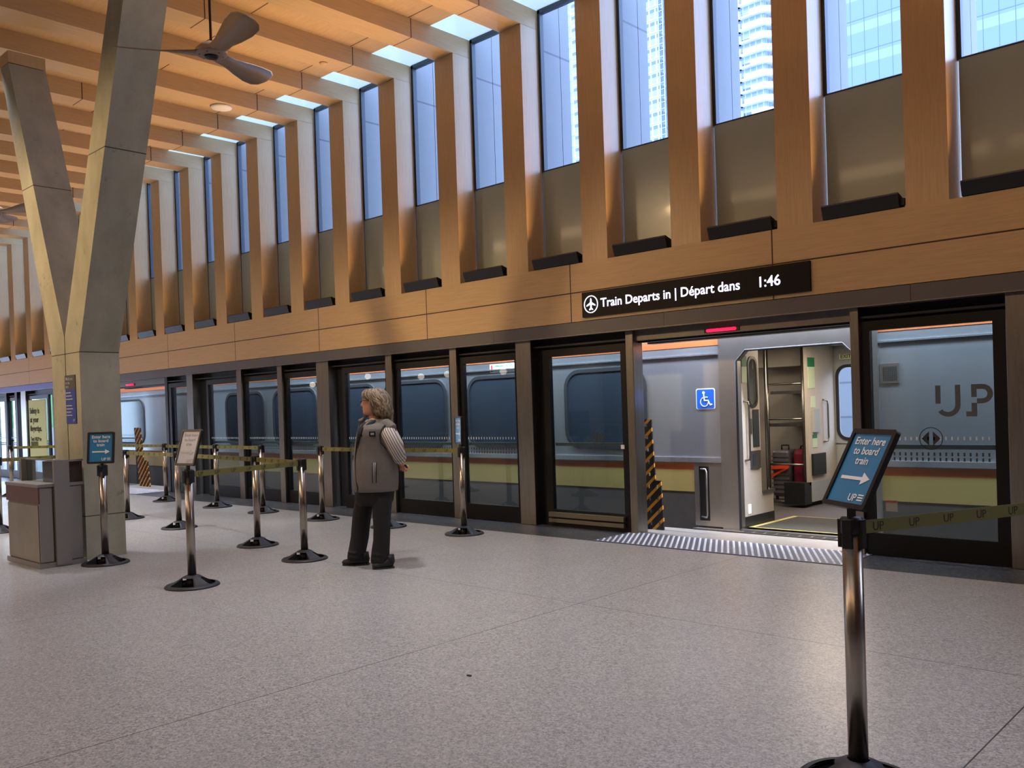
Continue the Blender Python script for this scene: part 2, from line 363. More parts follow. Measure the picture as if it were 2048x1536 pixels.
# uplights on the ledge
for k in KF:
    xr = XRK(k)
    if xr + .8 > XR or xr < XL: continue
    a, b = xr+.10, xr+.78
    lab = 'black uplight box on the ledge, ' + ('beyond the right edge' if k < 0 else 'in the window bay %s' % ('at the right edge' if k == 0 else '%s from the right edge' % ORD[k]))
    t = thing('uplight', ((a+b)/2, YW+.10, 3.045), lab, 'uplight', 'black uplights between the fins')
    bm = bmesh.new(); prism(bm, [(YW-.01, 3.05), (YW+.12, 3.05), (YW+.12, 3.13), (YW-.035, 3.175), (YW-.045, 3.16)], 0, a, b)
    obj('housing', bm, m_blackplastic, t)
    obj('end_bracket', BX(b, b+.03, YW+.02, YW+.07, 3.07, 3.13), m_blackplastic, t)
    area('lamp', ((a+b)/2, YW+.13, 3.16), (R(180+34), 0, 0), .42, .06, 15 if k < 5 else 11 if k < 9 else 7, '#ffc47c', t, spread=R(88))

# departure display
t = thing('departure_display', (-4.94, YW, 2.42), 'long black departure display reading 1:46 on the maple fascia', 'display')
obj('housing', BX(-6.285, -3.6, YW-.03, YW, 2.42, 2.70), mat('display_black', '#0b0a0e', .5, spec=.2), t)
obj('lettering', shift(text('Train Departs in | Départ dans', .137, 'LEFT', .0018), (-6.02, YW-.034, 2.515)), m_led, t)
obj('countdown', shift(text('1:46', .142, 'LEFT', .0018), (-4.13, YW-.034, 2.512)), m_led, t)
bm = bmesh.new(); n = 40
ringp(bm, [(-6.155+.098*math.cos(2*PI*i/n), 2.558+.098*math.sin(2*PI*i/n)) for i in range(n)], [(-6.155+.088*math.cos(2*PI*i/n), 2.558+.088*math.sin(2*PI*i/n)) for i in range(n)], 1, YW-.036, YW-.032)
pl = [(0, .07), (.009, .055), (.011, .022), (.062, -.008), (.062, -.022), (.011, -.004), (.008, -.04), (.027, -.055), (.027, -.066), (0, -.058)]
pl = pl + [(-x, z) for x, z in pl[-2:0:-1]]
prism(bm, [(-6.155+x, 2.558+z) for x, z in pl], 1, YW-.036, YW-.032)
obj('aeroplane_symbol', bm, m_led, t)

# ------------------------------------------------------------------ platform screen
def post(i, x0, x1, y0=7.98, y1=8.2, lab=None, z1=2.236, m=m_steel):
    struct('trim_%d' % i, bevel(BX(x0, x1, y0, y1, 0, z1), .004, 1), m, lab)
post(11, -15.86, -15.63, lab='steel post of the platform screen, right of the left doorway')
post(12, -11.65, -11.33, lab='wide steel post of the platform screen left of the standing person')
post(13, -7.42, -7.17, lab='steel post of the platform screen left of the sliding glass door')
post(14, -5.80, -5.70, 8.02, 8.2, 'narrow steel jamb on the left of the open doorway')
post(15, -3.285, -3.205, 7.99, 8.16, 'narrow steel jamb on the right of the open doorway')
post(16, -2.01, -1.55, lab='wide steel post at the right edge')
for i, (a, b) in enumerate(((-14.05, -13.89), (-12.76, -12.62), (-9.95, -9.81), (-8.61, -8.48))):
    post(17+i, a, b, 7.98, 8.12, 'slim steel mullion of the platform screen, %s from the left' % ORD[i])
post(21, -16.83, -16.72, 8.02, 8.2, 'jamb on the right of the left doorway', m=m_dark)
post(22, -19.4, -19.3, 8.02, 8.2, 'jamb on the left of the left doorway')
post(23, -24.75, -24.4, 7.98, 8.2, 'steel post left of the yellow poster'); post(24, -28.9, -28.6); post(25, -1.55, 0.9, 8.05, 8.2, m=m_dark); post(26, -26.0, -25.82, 7.98, 8.1, m=m_dark); post(27, -25.2, -25.03, 7.98, 8.1, m=m_dark)
post(28, 0.9, XR, 8.05, 8.2, m=m_dark)
post(29, -20.5, -20.2)
# overhead rail and dark transom, soffit of the header
struct('trim_30', BX(XL, XR, 8.12, 8.2, 2.10, 2.236), m_black, 'dark transom above the platform doors')
bm = BX(-35, -19.3, 8.03, 8.07, 2.135, 2.152)
for a, b in ((-16.75, -5.8), (-3.25, XR)): bx(bm, a, b, 8.03, 8.07, 2.135, 2.152)
struct('trim_31', bm, m_dark, 'thin metal rail running above the platform screens')
bm = bmesh.new()
for a, b in ((-19.3, -16.83), (-5.7, -3.285)): bx(bm, a, b, 8.07, 8.4, 2.12, 2.236); bx(bm, a, b, 8.3, 8.42, 2.09, 2.13)
struct('trim_32', bm, m_steel_d, 'steel soffit over the open doorways')
for n_, x in (('right', -4.63), ('left', -18.47)):
    t = thing('indicator_light', (x, 8.07, 2.15), 'glowing red indicator bar over the %s open doorway' % n_, 'indicator light')
    bm = bmesh.new(); tube(bm, [(x-.17, 8.055, 2.155), (x-.16, 8.055, 2.155), (x+.16, 8.055, 2.155), (x+.17, 8.055, 2.155)], [.006, .016, .016, .006], 10, sq=(0, 0, 1)); obj('lens', bm, m_red, t)
    obj('backplate', BX(x-.2, x+.2, 8.06, 8.075, 2.135, 2.175), m_dark, t)

m_dot = mat('frosted_dot', '#c4ccd0', .7); m_dotd = mat('dark_frit', '#30373b', .6)
m_bar = mat('push_bar_steel', '#7f8a8c', .3, .9)
def screen(n, x0, x1, lab, fr=.07, zb=.20, zt=2.02, dots=True, bar=True, y=8.06, left=None, parts=None):
    """glazed door or fixed panel: dark frame with kick plate, pane, dotted strip and push bar"""
    L = fr if left is None else left
    t = struct('door_%d' % n, label=lab, loc=((x0+x1)/2, y, 0))
    bm = BX(x0, x0+L, y-.03, y+.03, 0.005, 2.105); bx(bm, x1-fr, x1, y-.03, y+.03, .005, 2.105)
    bx(bm, x0+L, x1-fr, y-.03, y+.03, zt, 2.105); bx(bm, x0+L, x1-fr, y-.03, y+.03, .005, zb)
    obj('frame', bm, m_black, t)
    obj('glass', BX(x0+L, x1-fr, y-.004, y+.004, zb, zt), m_glass, t)
    if dots:
        bm = bmesh.new(); bm2 = bmesh.new(); x = x0+L+.04
        while x < x1-fr-.03:
            bx(bm, x-.006, x+.006, y-.009, y-.006, 1.035, 1.065); bx(bm2, x-.008, x+.006, y-.009, y-.006, .90, .93); bx(bm2, x-.008, x+.006, y-.009, y-.006, .855, .885); x += .048
        obj('frosted_marks', bm, m_dot, t); obj('dark_marks', bm2, m_dotd, t)
    if bar:
        obj('push_bar', BX(x0+L+.02, x1-fr-.0, y+.02, y+.05, .955, .995), m_bar, t)
    return t
screen(1, -15.21+.0, -14.05, 'glazed screen panel, first right of the left doorway post')
screen(2, -13.89, -12.76, 'glazed screen panel, middle one of the three left of the wide post')
screen(3, -12.62, -11.65, 'glazed screen panel just left of the wide steel post')
screen(4, -11.05, -9.95, 'glazed screen panel directly behind the standing person')
screen(5, -9.81, -8.61, 'glazed screen panel right of the standing person')
screen(6, -8.48, -7.42, 'glazed screen panel behind the sign edge, with a red and green sticker beyond')
t7 = screen(7, -7.06, -5.84, 'sliding glass platform door left of the open doorway', dots=False, left=.10, y=8.10)
obj('lock', BX(-5.93, -5.885, 8.055, 8.07, .93, .975), m_white, t7)
bm = BX(-7.0, -5.9, 8.02, 8.06, .05, .095); bx(bm, -7.0, -5.9, 8.02, 8.06, .115, .17); obj('bottom_track', bm, mat('brass_track', '#7b7868', .4, .7), t7)
t8 = screen(8, -3.20, -2.01, 'large glass platform door at the right with a logo and arrows', fr=.11, left=.075, zb=.20)
screen(9, -16.72, -15.86, 'glass platform door right of the left doorway', dots=False, left=.12)
screen(10, -23.35+.6, -20.5, 'glazed screen panel hidden behind the concrete column')
t11 = screen(11, -24.4, -23.0, 'glazed door carrying the yellow safety poster')
screen(12, -25.82, -25.2, 'narrow bright glazed panel at the far left', fr=.03)
screen(13, -28.6, -26.0, 'glazed panel at the left edge')
for i, (a, b) in enumerate(((-15.63, -15.21), (-11.33, -11.05))):
    struct('trim_%d' % (40+i), BX(a, b, 8.14, 8.17, 0, 2.11), mat('dark_side_panel', '#4a4f57', .3, .8), 'dark side panel right of a steel post')
struct('trim_42', BX(-7.17, -7.06, 8.1, 8.15, 0, 2.11), m_black)
def arrows(cx, cz, y, parent, r=.095):
    bm = bmesh.new(); n = 36
    ringp(bm, [(cx+r*math.cos(2*PI*i/n), cz+r*math.sin(2*PI*i/n)) for i in range(n)], [(cx+(r-.007)*math.cos(2*PI*i/n), cz+(r-.007)*math.sin(2*PI*i/n)) for i in range(n)], 1, y-.003, y)
    for s in (-1, 1): prism(bm, [(cx+s*.016, cz+.062), (cx+s*.016, cz-.062), (cx+s*.078, cz)][::s], 1, y-.003, y)
    obj('arrow_symbol', bm, mat('dark_symbol', '#23292c', .6), parent)
arrows(-6.27, 1.055, 8.094, t7); arrows(-2.63, 1.05, 8.054, t8, .098)
# large logo on the right door: U with a cut foot, P with a cut
def logoU(bm, x, z, w, h, t, y):
    o = [(x, z+h), (x, z+h*.35)]; i_ = [(x+t, z+h), (x+t, z+h*.35)]
    r = w/2; cx = x+r
    out = [(x, z+h), (x, z+h*.40)]; n = 10
    bx(bm, x, x+t, y-.003, y, z+h*.42, z+h)
    P = [(cx-r*math.cos(PI*k/n), z+r-r*math.sin(PI*k/n)) for k in range(n+1)]; Q = [(cx-(r-t)*math.cos(PI*k/n), z+r-(r-t)*math.sin(PI*k/n)) for k in range(n+1)]
    for k in range(2, n):
        prism(bm, [P[k], P[k+1], Q[k+1], Q[k]], 1, y-.003, y)
    bx(bm, x+w-t, x+w, y-.003, y, z+r, z+h)
def logoP(bm, x, z, w, h, t, y):
    bx(bm, x, x+t, y-.003, y, z, z+h*.42); bx(bm, x, x+t, y-.003, y, z+h*.60, z+h)
    bx(bm, x+t+.001, x+w*.5, y-.003, y, z+h-t, z+h); bx(bm, x-w*.25, x-.001, y-.003, y, z, z+t)
    r = h*.3; cz = z+h-r; n = 8; cx = x+w*.5
    for k in range(n):
        a, b = -PI/2+PI*k/n, -PI/2+PI*(k+1)/n
        prism(bm, [(cx+r*math.cos(a), cz+r*math.sin(a)), (cx+r*math.cos(b), cz+r*math.sin(b)), (cx+(r-t)*math.cos(b), cz+(r-t)*math.sin(b)), (cx+(r-t)*math.cos(a), cz+(r-t)*math.sin(a))], 1, y-.003, y)
    bx(bm, x+t+.001, x+w*.5, y-.003, y, z+h-2*r, z+h-2*r+t)
bm = bmesh.new(); logoU(bm, -2.585, 1.235, .20, .27, .042, 8.054); logoP(bm, -2.30, 1.235, .17, .27, .042, 8.054)
obj('logo', bm, mat('logo_grey', '#4f585d', .6), t8)
# frosted notice on the left of that door
obj('warning_label', BX(-3.03, -2.93, 8.05, 8.054, .40, .50), mat('faint_label', '#8d8f88', .6), t8)
obj('label_header', BX(-3.03, -2.93, 8.047, 8.05, .48, .50), mat('faint_red', '#8b4a44', .6), t8)
# yellow safety poster
t = thing('safety_poster', (-23.7, 8.0, .55), 'tall yellow safety poster on the glazed door left of the concrete column', 'poster')
obj('sheet', BX(-24.25, -23.1, 7.995, 8.005, .55, 2.0), mat('poster_yellow', '#a8aa28', .5, emit='#a8aa28', estr=.06), t)
bm = bmesh.new()
for s, z, sz in (('Safety is', 1.66, .20), ('at your', 1.44, .20), ('fingertips.', 1.22, .20), ('Text HELP to', .98, .13), ('00000', .82, .2)):
    merge(bm, shift(text(s, sz, 'LEFT', .004), (-24.17, 7.99, z)))
obj('lettering', bm, mat('poster_ink', '#22221a', .7), t)

# pendant lamps of the shops behind the camera (seen mirrored in the door glass)
for i, (x, z) in enumerate(((-31.1, 2.6), (-27.4, 2.77), (-24.3, 2.62), (-22.9, 2.64), (-20.2, 2.6))):
    t = thing('pendant_lamp', (x, -5.0, z), 'white globe pendant lamp of the shops behind the camera, %s from the left' % ORD[i], 'pendant lamp', 'globe pendant lamps of the shops')
    bm = bmesh.new(); lathe(bm, [(0, -.12), (.06, -.105), (.11, -.05), (.125, .0), (.11, .05), (.06, .10), (0, .115)], 20, (x, -5.0), z0=z); obj('globe', bm, mat('lit_globe', '#ffffff', .5, emit='#fff0dc', estr=5), t)
    bm = bmesh.new(); tube(bm, [(x, -5.0, z+.1), (x, -5.0, 8.98)], .008, 6); obj('cord', bm, m_black, t)
# tactile strips
def tactile(x0, x1, lab):
    t = thing('tactile_strip', ((x0+x1)/2, 7.72, 0), lab, 'tactile paving', 'tactile strips at the train doorways')
    obj('plate', BX(x0, x1, 7.385, 8.065, .0, .006), mat('tactile_plate', '#566073', .45), t)
    bm = bmesh.new(); j = 0; y = 7.42
    while y < 8.05:
        x = x0+.04+(.032 if j % 2 else 0)
        while x < x1-.02:
            v = []
            for r, z in ((.0145, .006), (.012, .0115), (.006, .0135)): v.append([bm.verts.new((x+r*math.cos(PI*k/4), y+r*math.sin(PI*k/4), z)) for k in range(8)])
            for a, b in zip(v, v[1:]):
                for k in range(8): bm.faces.new((a[k], a[(k+1) % 8], b[(k+1) % 8], b[k])).smooth = True
            bm.faces.new(v[-1]); x += .064
        y += .056; j += 1
    obj('studs', bm, mat('tactile_stud', '#d5dbe6', .3, .6), t)['kind'] = 'stuff'
tactile(-5.84, -3.15, 'grey tactile strip of bright studs in front of the open train door')
tactile(-19.4, -16.9, 'grey tactile strip of studs at the left doorway beside the concrete column')

# ------------------------------------------------------------------ outside
struct('trim_50', BX(-60, 20, 8.6, 8.75, -1.3, -.02), mat('platform_edge_concrete', '#57534e', .8), 'concrete platform edge under the train')
m_gravel = mat('track_ballast', '#6d6a66', .9, noise=.3, nscale=12)
t = obj('track_ballast', BX(-120, 60, 8.75, 17.7, -1.5, -1.35), m_gravel); tag(t, 'grey ballast of the track bed behind the platform screen', 'ballast', kind='stuff')
t = obj('grass_bank', BX(-140, -26, 18.4, 40, -1.35, -.6), mat('lawn', '#2e6b2c', .9, noise=.2, nscale=2)); tag(t, 'bright green bank beyond the glazing at the far left', 'grass', kind='stuff')
t = thing('parapet_wall', (-50, 20, -.6), 'pale parapet wall outside beyond the left glazing', 'wall')
obj('panel', BX(-90, -26, 18, 18.3, -1.35, 1.1), mat('pale_concrete', '#6b7074', .8), t); 
bm = bmesh.new()
for x in range(-88, -26, 4): bx(bm, x, x+.7, 17.8, 18, -1.35, 4.5)
obj('pier', bm, mat('pale_concrete', '#6b7074', .8), t)
t = tag(obj('retaining_wall', BX(-25.5, 14, 17.8, 18.1, -1.35, 3.4), seams(mat('pale_blue_concrete', '#5f6a74', .7), [(0, 0, .6), (2, .3, .35)], '#46515a', .02)), 'pale blue panelled wall outside, glimpsed through the open train door', 'wall')
t = obj('hedge', BX(-120, -26, 24, 27, -.6, 3.4), mat('hedge_green', '#336a34', .9, noise=.25, nscale=1)); tag(t, 'bright green hedge outside beyond the left glazing', 'hedge')

# towers seen through the tall windows
m_twhite = mat('tower_white', '#b5b8bb', .6); m_tglass = mk_grid('tower_glass', '#70808f', '#a0a8b0', '#485664', 1.6, 3.0, .12)
t = thing('balcony_tower', (-115, 200, 0), 'white residential tower with wrap-around balconies seen through a tall window', 'tower')
obj('core', BX(-125, -101.5, 201.5, 220, 0, 125), m_tglass, t)
bm = bmesh.new()
for i in range(12, 41):
    z = i*3.05; prism(bm, [(-126, 200), (-101.5, 200), (-99.3, 202.2), (-99.3, 222), (-126, 222)], 2, z, z+.35)
    if i % 2 == 0: prism(bm, [(-106.6, 199.9), (-101.5, 199.9), (-99.2, 202.2), (-99.2, 222), (-99.35, 222), (-99.35, 202.3), (-101.6, 200.1), (-106.6, 200.1)], 2, z+.35, z+1.35)
    else: prism(bm, [(-104.5, 199.9), (-101.5, 199.9), (-99.2, 202.2), (-99.2, 222), (-99.35, 222), (-99.35, 202.3), (-101.6, 200.1), (-104.5, 200.1)], 2, z+.35, z+1.35)
    bx(bm, -109, -107.6, 200.5, 201.5, z, z+2)
obj('balconies', bm, m_twhite, t)
t = thing('office_tower', (-140, 200, 0), 'pale blue gridded tower seen through the window left of the balcony tower', 'tower')
obj('body', BX(-160, -130.6, 200, 225, 0, 130), mk_grid('office_grid', '#708098', '#9aa6b4', '#404f68', 1.9, 3.4, .22), t)
bm = bmesh.new()
for i in range(10, 38): bx(bm, -160, -130.4, 199.7, 200.2, i*3.4, i*3.4+.5)
for x in (-130.6, -129.3): bx(bm, x, x+.25, 199.6, 200, 0, 130)
for i in range(20, 76): bx(bm, -130.6, -129.1, 199.7, 199.9, i*1.7, i*1.7+.15)
obj('floor_bands', bm, mat('tower_band', '#8a94a0', .5), t)
t = thing('far_tower', (-165, 210, 0), 'narrow pale tower glimpsed in a window left of the office tower', 'tower')
obj('body', BX(-166, -161.8, 205, 215, 0, 120), mk_grid('far_grid', '#98a2ae', '#647080', '#8490a0', 1.3, 3.2, .2), t)
t = thing('glass_office_block', (-15, 100, 0), 'broad reflective glass office block seen through the rightmost windows', 'office block')
obj('curtain_wall', BX(-46, -17, 100, 125, 0, 70), mk_grid('curtain_grid', '#4f6076', '#2c3a4c', '#626f82', 1.5, 3.6, .035), t)

# ================================================================== TRAIN
T = thing('train', (-8, 8.75, 0), 'stainless steel train with orange and yellow bands standing behind the platform screen', 'train')
y = 8.75; TX0, TX1 = -21.9, 6.5; D0, D1 = -5.06, -3.32       # door frame outer edges
def panel(name, x0, x1, z0, z1, m, dy=0, th=.08): return obj(name, BX(x0, x1, y-dy, y+th, z0, z1), m, T)
bm = BX(TX0, D0, y, y+.08, .70, 2.42); bx(bm, D1, TX1, y, y+.08, .70, 2.42); bx(bm, D0, D1, y, y+.08, 2.22, 2.42); obj('side_panel', bm, m_train, T)
bm = BX(TX0, D0, y, y+.08, -.9, .41); bx(bm, D1, TX1, y, y+.08, -.9, .41); bx(bm, D0, D1, y, y+.08, -.9, -.02); obj('skirt', bm, m_skirt, T)
bm = BX(TX0, D0-.35, y-.004, y+.08, .41, .655); bx(bm, D1, TX1, y-.004, y+.08, .41, .655); bx(bm, TX0, D0, y-.003, y, 2.14, 2.40); bx(bm, D1, TX1, y-.003, y, 2.14, 2.4); obj('yellow_band', bm, m_yellow, T)
bm = BX(TX0, D0-.35, y-.004, y+.08, .655, .735); bx(bm, D1, TX1, y-.004, y+.08, .655, .735); bx(bm, TX0, D0, y-.004, y, 2.05, 2.14); bx(bm, D1, TX1, y-.004, y, 2.05, 2.14); obj('orange_band', bm, m_orange, T)
bm = bmesh.new()
for a, b in ((TX0, D0), (D1, TX1)): bx(bm, a, b, y-.018, y, 1.945, 1.96); bx(bm, a, b, y-.018, y, .745, .80)
obj('rail_trim', bm, mat('bright_train_trim', '#c9ccd2', .25, .9), T)
for a, b in ((-7.30, -6.04), (-9.09, -7.66), (-10.98, -9.51), (-12.52, -11.13), (-14.15, -12.77), (-15.84, -14.43), (-21.0, -19.38)):
    w = obj('window', bmesh.new(), m_gasket, T)
    bm = bmesh.new(); ringp(bm, rrect(a, b, .88, 1.88, .24), rrect(a+.045, b-.045, .925, 1.835, .20), 1, y-.014, y+.01); bm.to_mesh(w.data); bm.free()
    w.data.update(); w.data.transform(Matrix.Translation(-wloc(T)))
    g = bmesh.new(); prism(g, rrect(a+.04, b-.04, .92, 1.84, .205), 1, y-.006, y+.004); o = obj('pane', g, m_trainwin); o.data.transform(Matrix.Translation(-wloc(T))); o.parent = w
# door frame with chamfered opening
oi = [(-4.86, .03), (-4.86, 1.86), (-4.74, 1.98), (-3.66, 1.98), (-3.54, 1.86), (-3.54, .03)]
bm = bmesh.new()
prism(bm, [(D0, .0), (-4.86, .0), (-4.86, 1.86), (-4.74, 1.98), (-4.74, 2.24), (D0, 2.24)], 1, y-.03, y+.10)
prism(bm, [(-4.74, 1.98), (-3.66, 1.98), (-3.66, 2.24), (-4.74, 2.24)], 1, y-.03, y+.10)
prism(bm, [(-3.66, 1.98), (-3.54, 1.86), (-3.54, 0), (D1, 0), (D1, 2.24), (-3.66, 2.24)], 1, y-.03, y+.10)
obj('door_frame', bm, m_train_frame, T)
bm = bmesh.new(); tube(bm, [(-4.85, y-.02, .03), (-4.85, y-.02, 1.855), (-4.735, y-.02, 1.97), (-3.665, y-.02, 1.97), (-3.55, y-.02, 1.855), (-3.55, y-.02, .03)], .014, 8); obj('door_seal', bm, m_rubber, T)
# pocket panel with recessed grab handle beside the door
bm = BX(-5.42, -5.36, y-.012, y, .03, .74); bx(bm, -5.23, -5.06, y-.012, y, .03, .74); bx(bm, -5.36, -5.23, y-.012, y, .03, .09); bx(bm, -5.36, -5.23, y-.012, y, .70, .74); obj('handle_surround', bm, m_train_frame, T)
r_ = obj('handle_recess', BX(-5.36, -5.23, y-.002, y+.004, .09, .70), m_blackplastic, T)
bm = bmesh.new(); tube(bm, [(-5.34, y-.004, .67), (-5.26, y-.03, .67), (-5.25, y-.035, .64), (-5.25, y-.035, .16), (-5.26, y-.03, .13), (-5.34, y-.004, .13)], .011, 8); obj('grab_handle', bm, m_steel, T)
bm = BX(-5.40, -3.2, 8.64, 8.74, -.02, .012); bx(bm, -4.86, -3.54, 8.74, 8.95, -.02, .02); obj('threshold', bm, m_steel_d, T)
bm = bmesh.new()
for i in range(10): bx(bm, -4.78+i*.13, -4.69+i*.13, 8.66, 8.72, .011, .016)
obj('threshold_slots', bm, m_dark, T)
# accessibility sign
w = obj('accessibility_sign', bmesh.new(), m_uv, T); 
bm = bmesh.new(); prism(bm, rrect(-5.37, -5.13, 1.34, 1.575, .025), 1, y-.004, y); shift(bm, -wloc(T)); bm.to_mesh(w.data); bm.free()
def sub(name, bm, m, par): 
    shift(bm, -wloc(par)); return obj2(name, bm, m, par)
def obj2(name, bm, m, par):
    bmesh.ops.recalc_face_normals(bm, faces=bm.faces[:]); me = bpy.data.meshes.new(name); bm.to_mesh(me); bm.free(); me.materials.append(m); o = bpy.data.objects.new(name, me); COL.objects.link(o); o.parent = par; return o
bm = bmesh.new(); prism(bm, rrect(-5.36, -5.14, 1.35, 1.565, .02), 1, y-.007, y-.004); sub('blue_panel', bm, m_wc, w)
bm = bmesh.new(); cx, cz = -5.27, 1.5; n = 14
lathe_pts = [(cx+.016*math.cos(2*PI*k/n), 1.528+.016*math.sin(2*PI*k/n)) for k in range(n)]; prism(bm, lathe_pts, 1, y-.010, y-.007)
def strokes(bm, pts, w, y0):
    for (xa, za), (xb, zb) in zip(pts, pts[1:]):
        d = Vector((xb-xa, zb-za)).normalized(); nn = Vector((-d.y, d.x))*w/2; e = d*w*.3
        prism(bm, [(xa-e.x+nn.x, za-e.y+nn.y), (xa-e.x-nn.x, za-e.y-nn.y), (xb+e.x-nn.x, zb+e.y-nn.y), (xb+e.x+nn.x, zb+e.y+nn.y)], 1, y0-.003, y0)
strokes(bm, [(-5.268, 1.505), (-5.262, 1.44), (-5.215, 1.44), (-5.188, 1.39), (-5.168, 1.398)], .013, y-.007); strokes(bm, [(-5.265, 1.477), (-5.222, 1.477)], .011, y-.007)
strokes(bm, [(-5.262+.05*math.cos(R(a)), 1.425+.05*math.sin(R(a))) for a in range(115, 361, 18)], .011, y-.007)
sub('wheelchair_symbol', bm, m_uv, w)
# vent grille, labels
g = obj('vent_grille', BX(-3.31, -3.13, y-.01, y, 1.55, 1.74), m_train_frame, T)
bm = bmesh.new()
for i in range(8):
    for j in range(10): bx(bm, -3.28+i*.017, -3.272+i*.017, y-.0125, y-.01, 1.575+j*.014, 1.583+j*.014)
obj('vent_holes', bm, m_dark, T)
obj('safety_sticker', BX(-8.62, -8.16, y-.005, y, 1.915, 2.03), m_uv, T); obj('sticker_text', shift(text('EMERGENCY ACCESS', .035), (-8.36, y-.006, 1.99)), m_green, T); obj('sticker_mark', BX(-8.60, -8.57, y-.007, y-.005, 1.93, 2.02), mat('sticker_red', '#b02030', .6), T)
obj('door_panel_box', BX(-17.35, -17.1, y-.01, y, 1.35, 1.65), m_steel_d, T)
# interior of the open door
m_ceilt = mat('train_ceiling', '#cfc9bf', .6)
obj('floor_panel', BX(-12, 1.0, y+.08, 11.9, -.05, .02), m_trainfloor, T)
obj('door_mat', BX(-4.8, -3.6, 8.96, 10.0, .02, .024), m_mat, T)
bm = BX(-4.86, -3.5, 8.93, 8.955, .02, .026); bx(bm, -4.86, -3.5, 10.0, 10.02, .02, .026); prism(bm, [(-4.86, 8.96), (-4.80, 8.96), (-4.80, 10.0), (-4.86, 10.0)], 2, .02, .026); obj('door_mat_edge', bm, mat('pale_edge', '#b9ad6a', .6), T)
obj('ceiling_panel', BX(-12, 1.0, y+.08, 11.9, 2.12, 2.16), m_ceilt, T)
bm = BX(-12, -5.15, 11.82, 11.9, .02, 2.12); bx(bm, -4.35, 1, 11.82, 11.9, .02, 2.12); bx(bm, -5.15, -4.35, 11.82, 11.9, .02, .8); bx(bm, -5.15, -4.35, 11.82, 11.9, 1.9, 2.12); obj('far_wall', bm, m_greyp, T)
bm = bmesh.new(); ringp(bm, rrect(-5.15, -4.35, .8, 1.9, .01), rrect(-5.03, -4.45, .87, 1.83, .12), 1, 11.80, 11.84); obj('far_door_panel', bm, m_greyp, T)
bm = bmesh.new(); ringp(bm, rrect(-5.06, -4.42, .84, 1.86, .15), rrect(-5.02, -4.46, .88, 1.82, .12), 1, 11.78, 11.80); obj('far_window_gasket', bm, m_gasket, T)
obj('exit_sign', BX(-5.0, -4.7, 11.78, 11.8, 1.93, 2.0), mat('exit_plate', '#c9cfa0', .5), T); obj('exit_lettering', shift(text('EXIT', .07, 'LEFT', .001), (-4.98, 11.776, 1.945)), mat('exit_ink', '#2c4a2c', .6), T)
for x, nm in ((-12, 'end_wall'), (.95, 'end_wall')): obj(nm, BX(x, x+.05, y+.08, 11.9, .02, 2.12), m_beige, T)
# near windscreen partition with oval window
X = -4.87
pt = obj('partition', bmesh.new(), m_beige, T); bm = bmesh.new()
oval = rrect(9.03, 9.21, 1.36, 1.90, .085, 5); sqr = rrect(8.86, 9.27, 1.20, 2.12, .001, 5)
ringp(bm, sqr, oval, 0, X-.03, X); prism(bm, [(8.86, .14), (9.54, .14), (9.54, .37), (9.27, .37), (9.27, 1.2), (8.86, 1.2)], 0, X-.03, X)
shift(bm, -wloc(T)); bm.to_mesh(pt.data); bm.free()
bm = bmesh.new(); ringp(bm, rrect(9.01, 9.23, 1.34, 1.92, .1, 5), rrect(9.04, 9.20, 1.37, 1.89, .08, 5), 0, X, X+.008); sub('oval_gasket', bm, m_gasket, pt)
obj('partition_kick', BX(X-.035, X+.004, 8.86, 9.55, .03, .14), m_dark, T)
bm = bmesh.new(); prism(bm, [(9.02, .70), (9.22, .70), (9.22, .99), (9.02, .99)], 0, X, X+.012)
sub('call_panel', BX(X, X+.015, 9.02, 9.24, .66, .86), m_steel_d, pt); bm.free(); sub('call_label', BX(X+.015, X+.018, 9.06, 9.12, .69, .83), m_darklabel, pt)
sub('notice', BX(X, X+.006, 9.10, 9.24, .90, 1.32), m_darklabel, pt); sub('door_label', BX(X, X+.006, 8.88, 8.99, 1.62, 1.80), m_pale, pt); sub('door_label_header', BX(X, X+.007, 8.88, 8.99, 1.80, 1.92), m_green, pt)
sub('switch_plate', BX(X, X+.008, 9.02, 9.07, 1.05, 1.22), m_steel_d, pt); sub('foot_light', BX(X, X+.006, 8.95, 9.0, .17, .27), m_led, pt)
bm = bmesh.new(); tube(bm, [(X, 8.90, 1.42), (X+.04, 8.93, 1.41), (X+.045, 8.94, 1.36), (X+.045, 8.94, .82), (X+.04, 8.93, .77), (X, 8.90, .76)], .012, 8); sub('grab_bar', bm, m_steel, pt)
bm = bmesh.new(); tube(bm, [(X, 9.42, .40), (X, 9.42, 2.1)], .016, 8); bx(bm, X-.02, X+.02, 9.28, 9.55, .37, .40); obj('pole', bm, m_steel, T)
# luggage rack across the aisle
RY = 11.0
bm = bmesh.new()
for x in (-5.66, -5.16): tube(bm, [(x, RY, .05), (x, RY, 2.1)], .02, 8)
for z in (1.62, 1.16, .56, .07): tube(bm, [(-5.66, RY, z), (-5.16, RY, z)], .013, 8)
for z in (1.55, 1.12): bx(bm, -5.66, -5.16, RY+.02, 11.7, z-.06, z-.02)
obj('luggage_rack', bm, m_steel, T)
obj('rack_back', BX(-6.2, -5.12, 11.72, 11.8, .02, 2.1), m_beige, T); obj('rack_locker', BX(-6.0, -5.25, RY+.25, 11.7, 1.86, 2.12), m_beige, T)
